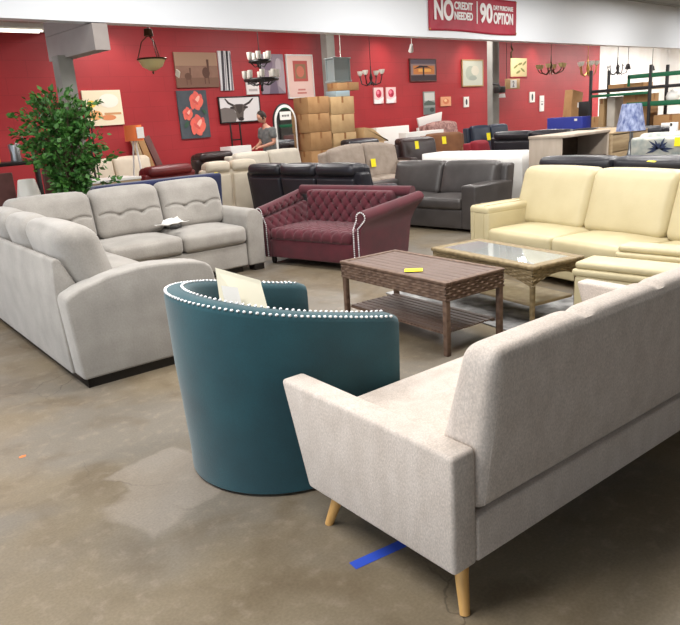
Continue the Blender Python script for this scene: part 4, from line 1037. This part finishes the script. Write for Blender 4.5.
MB().box((0, 0, 1.3), (.24, .02, .03), .003).build('crossbar', 'iron', t); MB().box((0, 0, .3), (.24, .02, .03), .003).build('crossbar', 'iron', t)

# ------------------------------------------------------------------ steel shelving with cartons, right
def rack():
    t = thing('shelving_rack', 'steel warehouse shelving with green and black beams before the white wall', 'shelving', (16.5, 6.6, 0), 0)
    # long axis along y; local x is depth
    ys = (1.5, .12, -1.5); 
    for y in ys:
        for x in (-.45, .45): MB().box((x, y, 1.15), (.06, .06, 2.3), .004).build('upright', 'darkr', t)
    MB().box((-.45, -.0, 1.83), (.05, 3.0, .06), .003).build('beam', 'darkr', t); MB().box((.45, 0, 1.83), (.05, 3.0, .06), .003).build('beam', 'darkr', t)
    MB().box((-.45, .82, 1.72), (.05, 1.34, .06), .003).build('green_beam', 'greenr', t)
    MB().box((-.45, -.42, 2.08), (.05, 2.08, .09), .003).build('green_beam', 'greenr', t); MB().box((-.45, -.42, 1.48), (.05, 2.08, .10), .003).build('green_beam', 'greenr', t)
    MB().box((-.45, .60, 2.0), (.05, .05, .25), .003).build('green_bracket', 'greenr', t)
    MB().box((0, -.7, 1.43), (.84, 1.5, .02)).build('deck', 'oak', t); MB().box((0, 0, .9), (.84, 2.9, .03)).build('deck', 'oak', t)
    MB().box((0, .82, 1.80), (.84, 1.3, .02)).build('deck', 'oak', t)
rack()
rx = 16.5
bx('cardboard_box', 'flat peaked carton on the upper deck of the steel shelving', 'box', (16.2, 6.95, 1.811), (16.75, 7.75, 1.95), 'cardboard')
bx('cardboard_box', 'tall carton standing in the middle bay of the steel shelving', 'box', (16.2, 6.78, .916), (16.7, 7.38, 1.70), 'cardboard')
bx('flat_pack_box', 'narrow upright flat-pack carton, leftmost on the steel shelving', 'box', (16.25, 7.86, .916), (16.7, 7.98, 1.66), 'cardboard2', 'upright flat packs')
bx('flat_pack_box', 'pale narrow upright flat-pack carton beside the leftmost one on the shelving', 'box', (16.25, 7.6, .916), (16.7, 7.78, 1.68), 'offwhite', 'upright flat packs', tape_=False)
bx('cardboard_box', 'wide low carton on the bottom deck behind the blue patterned lamp', 'box', (16.15, 5.9, .916), (16.8, 6.65, 1.22), 'cardboard')
bx('cardboard_box', 'dark carton at the right end of the shelving', 'box', (16.15, 5.15, .916), (16.8, 5.8, 1.15), 'mauve', tape_=False)
o = MB().lathe([(.05, 0), (.06, .02), (.12, .08), (.14, .16), (.11, .25), (.05, .29), (.04, .31)], seg=22).build('ceramic_vase', 'white'); place(o, (16.25, 6.3, 1.441)); tag(o, 'round white vase on the right deck of the steel shelving', 'vase')
t = thing('cardboard_box', 'tall brown carton leaning against the red wall behind the royal blue box', 'box', (19.5, 10.5, .02), rot if False else 0); MB().box((0, 0, .95), (.62, .25, 1.88), .006).build('body', 'cardboard', t); MB().box((.1, -.127, 1.5), (.14, .004, .14)).build('label_sticker', 'paper', t); t.rotation_euler = (0, R(9), 0); t.location.z = .06
bx('cardboard_box', 'low carton left of the shelving upright', 'box', (17.3, 8.75, 0), (17.9, 9.3, 1.22), 'cardboard')
bx('cardboard_box', 'dark small bin standing on the low carton by the shelving', 'box', (17.5, 8.9, 1.225), (17.75, 9.15, 1.62), 'darkr', tape_=False)

# ------------------------------------------------------------------ person
def person():
    t = thing('person', 'person in a grey patterned t-shirt and jeans, looking down, beside the arched mirror', 'person', (9.28, 11.75, 0), 88)
    # joints: y forward, x to the left-right
    def skin(name, nodes, edges, rad, m, lev=2):
        me = bpy.data.meshes.new(name); me.from_pydata(nodes, edges, []); o = bpy.data.objects.new(name, me); C.objects.link(o); o.parent = t
        md = o.modifiers.new('s', 'SKIN'); md.use_smooth_shade = True
        for v, r_ in zip(me.skin_vertices[0].data, rad): v.radius = (r_, r_) if not isinstance(r_, tuple) else r_
        me.skin_vertices[0].data[0].use_root = True
        s2 = o.modifiers.new('d', 'SUBSURF'); s2.levels = lev; s2.render_levels = lev
        dg = bpy.context.evaluated_depsgraph_get(); m2 = bpy.data.meshes.new_from_object(o.evaluated_get(dg)); m2.name = name
        bpy.data.objects.remove(o); bpy.data.meshes.remove(me)
        return m2
    N = [(0, 0, .98), (0, .01, 1.12), (0, .03, 1.3), (0, .05, 1.46), (0, .075, 1.56), (0, .115, 1.62)]; E_ = [(0, 1), (1, 2), (2, 3), (3, 4), (4, 5)]; r_ = [(.15, .11), (.14, .1), (.155, .11), (.14, .09), .055, .055]
    def addn(p, parent, rr): N.append(p); E_.append((parent, len(N)-1)); r_.append(rr); return len(N)-1
    for sx in (-1, 1):
        h = addn((sx*.1, 0, .9), 0, .1); k = addn((sx*.11, .02, .5), h, .062); a = addn((sx*.11, -.02, .09), k, .043); f = addn((sx*.115, .06, .045), a, .04); addn((sx*.12, .16, .035), f, .034)
        s = addn((sx*.18, .05, 1.47), 3, .062); e = addn((sx*.24, .06, 1.22), s, .045); w = addn((sx*.12, .26, 1.16), e, .031); p = addn((sx*.07, .33, 1.145), w, (.036, .018))
        for i in range(4):
            q = addn((sx*(.075-.0+.0)+sx*(-.03+.018*i), .375, 1.14), p, .0095); q = addn((sx*.075+sx*(-.034+.019*i), .405-.004*abs(i-1.5), 1.125), q, .0085); addn((sx*.075+sx*(-.034+.019*i), .42-.006*abs(i-1.5), 1.105), q, .0075)
        q = addn((sx*.045, .325, 1.165), p, .011); addn((sx*.03, .36, 1.165), q, .009)
    body = skin('body', N, E_, r_, 'skin')
    bm = bmesh.new(); bm.from_mesh(body)
    # head merged into the body's mesh
    hd = bmesh.new(); bmesh.ops.create_uvsphere(hd, u_segments=24, v_segments=18, radius=1)
    tilt = Matrix.Translation((0, .155, 1.735)) @ Matrix.Rotation(R(-28), 4, 'X')
    for v in hd.verts:
        x, y, z = v.co; jaw = 1-.28*max(0, -z)
        p = Vector((x*.078*jaw, y*.098*(1-.12*max(0, -z)), z*.125))
        if y > .75 and -.35 < z < .15 and abs(x) < .22: p.y += .026*(1-abs(x)/.22)*(.15-z)/.5   # nose
        if y > .6 and .1 < z < .3 and .15 < abs(x) < .55: p.y -= .008                          # eye sockets
        if y > .6 and z < -.82: p.y += .008                                                    # chin
        v.co = tilt @ p
    me2 = bpy.data.meshes.new('tmp'); hd.to_mesh(me2); hd.free(); bm.from_mesh(me2); bpy.data.meshes.remove(me2)
    for sx in (-1, 1):
        er = bmesh.new(); bmesh.ops.create_uvsphere(er, u_segments=10, v_segments=8, radius=1)
        for v in er.verts: v.co = tilt @ Vector((sx*.078+v.co.x*.012, -.005+v.co.y*.02, -.005+v.co.z*.033))
        me2 = bpy.data.meshes.new('tmp'); er.to_mesh(me2); er.free(); bm.from_mesh(me2); bpy.data.meshes.remove(me2)
    bm.to_mesh(body); bm.free()
    for p in body.polygons: p.use_smooth = True
    body.materials.clear(); body.materials.append(M['skin']); o = bpy.data.objects.new('body', body); C.objects.link(o); o.parent = t
    b = MB()
    for sx in (-1, 1): b.ball((sx*.03, .088, .018), (.012, .008, .007), 8, T=tilt)
    b.build('eyes', 'eye', t); MB().ball((0, .088, -.062), (.024, .008, .007), 10, T=tilt).build('mouth', 'lip', t)
    b = MB(); b.lathe([(.0, .137), (.04, .13), (.07, .1), (.088, .045), (.09, .0), (.086, -.03)], seg=24, T=tilt @ Matrix.Translation((0, -.018, 0)) @ Matrix.Scale(1.08, 4, (0, 1, 0))); b.build('hair', 'hair', t)
    n2 = [(0, 0, .93), (0, .01, 1.1), (0, .03, 1.3), (0, .05, 1.45), (0, .065, 1.52)]; e2 = [(0, 1), (1, 2), (2, 3), (3, 4)]; r2 = [(.185, .145), (.175, .135), (.185, .14), (.16, .11), .075]
    for sx in (-1, 1): n2 += [(sx*.185, .05, 1.475), (sx*.235, .058, 1.29)]; i = len(n2)-2; e2 += [(3, i), (i, i+1)]; r2 += [.085, .075]
    def wear(nm, n_, e_, r_, m): me = skin(nm, n_, e_, r_, m); me.materials.clear(); me.materials.append(M[m]); o = bpy.data.objects.new(nm, me); C.objects.link(o); o.parent = t
    wear('shirt', n2, e2, r2, 'tshirt')
    n3 = [(0, 0, 1.0), (0, 0, .93)]; e3 = [(0, 1)]; r3 = [(.178, .138), (.178, .14)]
    for sx in (-1, 1): i = len(n3); n3 += [(sx*.1, 0, .85), (sx*.11, .02, .5), (sx*.11, -.015, .12)]; e3 += [(1, i), (i, i+1), (i+1, i+2)]; r3 += [.12, .085, .07]
    wear('trousers', n3, e3, r3, 'denim')
    for sx in (-1, 1): MB().rbox((sx*.115-.048, -.07, .0), (sx*.115+.048, .21, .095), .035, (4, 8, 3)).build('shoe', 'black', t)
person()
t = bx('tool_case', 'black box held in front of the person\'s hips', 'box', (8.72, 11.68, 0), (9.02, 11.98, 1.06), 'black', tape_=False)
t['label'] = 'small black stand in front of the person, left of their hands'

# ------------------------------------------------------------------ tags, papers, tape
def tagq(loc, rot, label, w=.07, h=.1, m='yellow', name='price_tag', group='yellow price tags'):
    b = MB(); b.box((0, 0, 0), (w, h, .002)); o = b.build(name, m); place(o, loc, rot=tuple(R(a) for a in rot)); tag(o, label, 'price tag', group); return o
tagq((3.74, 3.2, .5265), (0, 0, 40), 'yellow price tag lying on the dark brown coffee table', .1, .13)
tagq((6.62, 2.72, 1.045), (6, 0, 10), 'yellow price tag on top of the cream sofa back', .10, .07)
tagq((9.197, 3.44, 1.06), (84, 0, -90), 'yellow price tag on the palm motif chair', .14, .11)
tagq((9.75, 9.24, .76), (82, 0, -10), 'yellow price tag on the taupe camelback loveseat', .11, .15)
tagq((11.86, 9.92, .95), (80, 0, -20), 'yellow price tag on the dark brown recliner', .09, .17)
tagq((13.14, 10.17, .97), (80, 0, -30), 'yellow price tag on the tan recliner', .1, .17)
tagq((15.12, 10.3, .93), (80, 0, -20), 'yellow price tag on the navy leather sofa', .11, .18)
tagq((5.06, 7.55, 1.015), (60, 0, -6), 'yellow price tag on the end of the navy velvet sofa', .05, .09)
o = MB().prism([(-.26, -.16), (.2, -.16), (.26, .05), (.1, .16), (-.2, .13)], 0, .003, 'z').build('blue_tape', 'bluetape'); bpy.data.objects.remove(o)
o = MB().lohi((-.13, -.024, .0005), (.13, .024, .0015)).build('floor_tape', 'bluetape'); place(o, (1.64, 1.62, 0), -12); tag(o, 'strip of blue painter\'s tape on the concrete beneath the tweed sofa', 'tape')
o = MB().prism([(-.02, -.008), (.012, -.012), (.02, .004), (.0, .012), (-.016, .008)], .0004, .0012, 'z').build('floor_sticker', 'orange'); place(o, (1.02, 3.64, 0)); tag(o, 'small orange sticker on the concrete floor', 'sticker')
# cards standing in the teal chair
def card(name, label, q, m):
    n = (q[1]-q[0]).cross(q[3]-q[0]).normalized()*.0015
    b = MB(); P = [p-n for p in q]+[p+n for p in q]; b.add(P, [(3, 2, 1, 0), (4, 5, 6, 7), (0, 1, 5, 4), (1, 2, 6, 5), (2, 3, 7, 6), (3, 0, 4, 7)]); o = b.build(name, m); tag(o, label, 'card', 'cards in the teal chair'); return o
V3 = Vector
card('price_card', 'large cream card standing in the teal barrel chair', [V3((1.86, 2.88, .945)), V3((2.06, 2.79, .85)), V3((2.02, 2.62, .466)), V3((1.79, 2.75, .466))], 'card')
card('price_card', 'small folded white card in front of the cream card in the teal chair', [V3((1.83, 2.80, .87)), V3((1.90, 2.765, .85)), V3((1.86, 2.62, .55)), V3((1.78, 2.66, .55))], 'paper')
# crumpled plastic on the sectional's seat
b = MB(); r5 = random.Random(5); pts = [[(x/7*.36-.18+r5.uniform(-.015, .015), y/4*.16-.08+r5.uniform(-.012, .012), .012+r5.uniform(0, .075)*(1 if 0 < x < 7 and 0 < y < 4 else .2)) for y in range(5)] for x in range(8)]
V = [p for c_ in pts for p in c_]; F = [(i*5+j, i*5+j+1, (i+1)*5+j+1, (i+1)*5+j) for i in range(7) for j in range(4)]; b.add(V, F)
o = b.build('plastic_bag', 'paper', ang=10); o.modifiers.new('thick', 'SOLIDIFY').thickness = .004; place(o, (3.93, 6.86, .602), 10); tag(o, 'crumpled white plastic bag on the grey sectional\'s far seat', 'bag')
b = MB(); b.box((0, 0, .02), (.14, .08, .035), .01); o = b.build('remote_control', 'black'); place(o, (3.84, 6.62, .584), 30); tag(o, 'small dark object under the crumpled bag on the sectional', 'gadget')
t = thing('paper_bracket', 'white folded paper standing near the right edge, behind the palm motif chair', 'sign', (10.3, 3.95, 0)); MB().box((0, 0, .5), (.3, .3, 1.0), .01).build('stand', 'blackwood', t); b = MB(); b.box((0, 0, 1.13), (.05, .1, .26), .004); b.box((0, .09, 1.23), (.05, .16, .05), .004); b.build('sheet', 'paper', t)

# ------------------------------------------------------------------ banner on the white header
t = thing('banner', 'red vinyl banner on the white header with white lettering about credit', 'banner', (10.71, 8.598, 3.06), 0)
W, H = 2.92, .66; nx, nz = 60, 16; b = MB(); Vv = []; Ff = []
for i in range(nx+1):
    for j in range(nz+1):
        u, v = i/nx, j/nz; a = 0
        for cx, cz in ((0, 1), (.5, 1), (1, 1), (0, 0), (1, 0)):
            dx, dz = (u-cx)*W, (v-cz)*H; d = math.hypot(dx, dz)+.05; a += .008*math.sin(9*math.atan2(dz, dx))*math.exp(-d*1.6)
        Vv.append((u*W, -.016+max(-.012, min(.012, a)), v*H+.015*math.sin(u*6)*(1-v)))
for i in range(nx):
    for j in range(nz): k = i*(nz+1)+j; Ff.append((k, k+nz+1, k+nz+2, k+1))
b.add(Vv, Ff); o = b.build('sheet', 'ban', t); o.modifiers.new('thick', 'SOLIDIFY').thickness = .002
def fit(s, x0, x1, z0, z1):
    o, w = text(s, 'lettering', 'lettering', 1, (x0, -.026, z0), (R(90), 0, 0), t, .004, .034)
    xs = [v.co.x for v in o.data.vertices]; ys = [v.co.y for v in o.data.vertices]
    sx = (x1-x0)/(max(xs)-min(xs)); sy = (z1-z0)/(max(ys)-min(ys))
    for v in o.data.vertices: v.co = ((v.co.x-min(xs))*sx, (v.co.y-min(ys))*sy, v.co.z)
fit('NO', .16, .74, .19, .56); fit('CREDIT', .77, 1.36, .40, .54); fit('NEEDED', .77, 1.36, .22, .36)
MB().lohi((1.49, -.03, .17), (1.515, -.022, .58)).build('divider', 'lettering', t)
fit('90', 1.6, 2.03, .19, .56); fit('DAY PURCHASE', 2.07, 2.78, .45, .54); fit('OPTION', 2.07, 2.78, .19, .41)
for x in (.02, W-.02):
    for z in (.03, H-.03): MB().lathe([(.014, 0), (.014, .012)], seg=10, T=Matrix.Translation((x, -.02, z)) @ Matrix.Rotation(R(90), 4, 'X')).build('grommet', 'brass', t)

# ------------------------------------------------------------------ light
def area(name, loc, size, power, col=(1, 1, 1), rot=(0, 0, 0)):
    l = bpy.data.lights.new(name, 'AREA'); l.shape = 'RECTANGLE'; l.size, l.size_y = size; l.energy = power; l.color = col
    o = bpy.data.objects.new(name, l); C.objects.link(o); o.location = loc; o.rotation_euler = rot; return o
WARM = (1, .97, .93)
for i, x in enumerate((0., 4.5, 9., 13.5, 18., 23.)):
    for y in (2.2, 4.6, 7.0):
        area('ceiling_lamp', (x, y, 3.98), (2.4, .5), KW*{2.2: 1.2, 4.6: .8, 7.0: .5}[y], WARM)
for x in (7.5, 11, 15, 19, 23, 28): area('back_lamp_and_fill', (x, 11.2, 3.9), (1.6, .4), KB, WARM)
for x in (28.5, 31.5): area('back_lamp_and_fill', (x, 10.6, 3.9), (2.2, 1.6), KB*2.6, WARM)  # wide unseen fill lights, added to brighten the white wall
area('low_ceiling_lamp', (2.6, 12.2, 3.4), (1.8, .3), KB*.6, WARM)
for x, e in ((6.6, 50), (14.6, 40), (18.6, 40), (22.4, 45)):
    l = bpy.data.lights.new('wall_spot', 'SPOT'); l.energy = e; l.spot_size = R(100); l.spot_blend = .8; l.shadow_soft_size = .08; l.color = (1, .93, .84)
    o = bpy.data.objects.new('wall_spot', l); C.objects.link(o); o.location = (x, 12.75, 3.85); o.rotation_euler = (R(22), 0, 0)
w = bpy.data.worlds.new('daylight'); bpy.context.scene.world = w; w.use_nodes = True
w.node_tree.nodes['Background'].inputs[0].default_value = (.82, .91, 1, 1); w.node_tree.nodes['Background'].inputs[1].default_value = WORLD

# ------------------------------------------------------------------ camera
cam = bpy.data.cameras.new('camera'); co = bpy.data.objects.new('camera', cam); C.objects.link(co)
cam.sensor_fit = 'HORIZONTAL'; cam.sensor_width = 36; cam.lens = 36*690/680; cam.clip_start = .05
X_ = Vector((.7172239626182743, -.6938071739678145, -.06497224635900276)); U_ = Vector((.23358289014566574, .15152355532727407, .9604580394854221)); Fw = Vector((.6565278523241327, .7040399260921054, -.27073780968103566))
mw = Matrix((X_, U_, -Fw)).transposed().to_4x4(); mw.translation = (0, 0, 1.62); co.matrix_world = mw
sc = bpy.context.scene; sc.camera = co
sc.view_settings.view_transform = 'Standard'; sc.view_settings.look = 'None'; sc.view_settings.gamma = 1; sc.view_settings.use_curve_mapping = False
sc.view_settings.exposure = EXPO
sc.cycles.use_denoising = True
sc.cycles.max_bounces = 8; sc.cycles.diffuse_bounces = 4; sc.cycles.glossy_bounces = 3; sc.cycles.transmission_bounces = 6
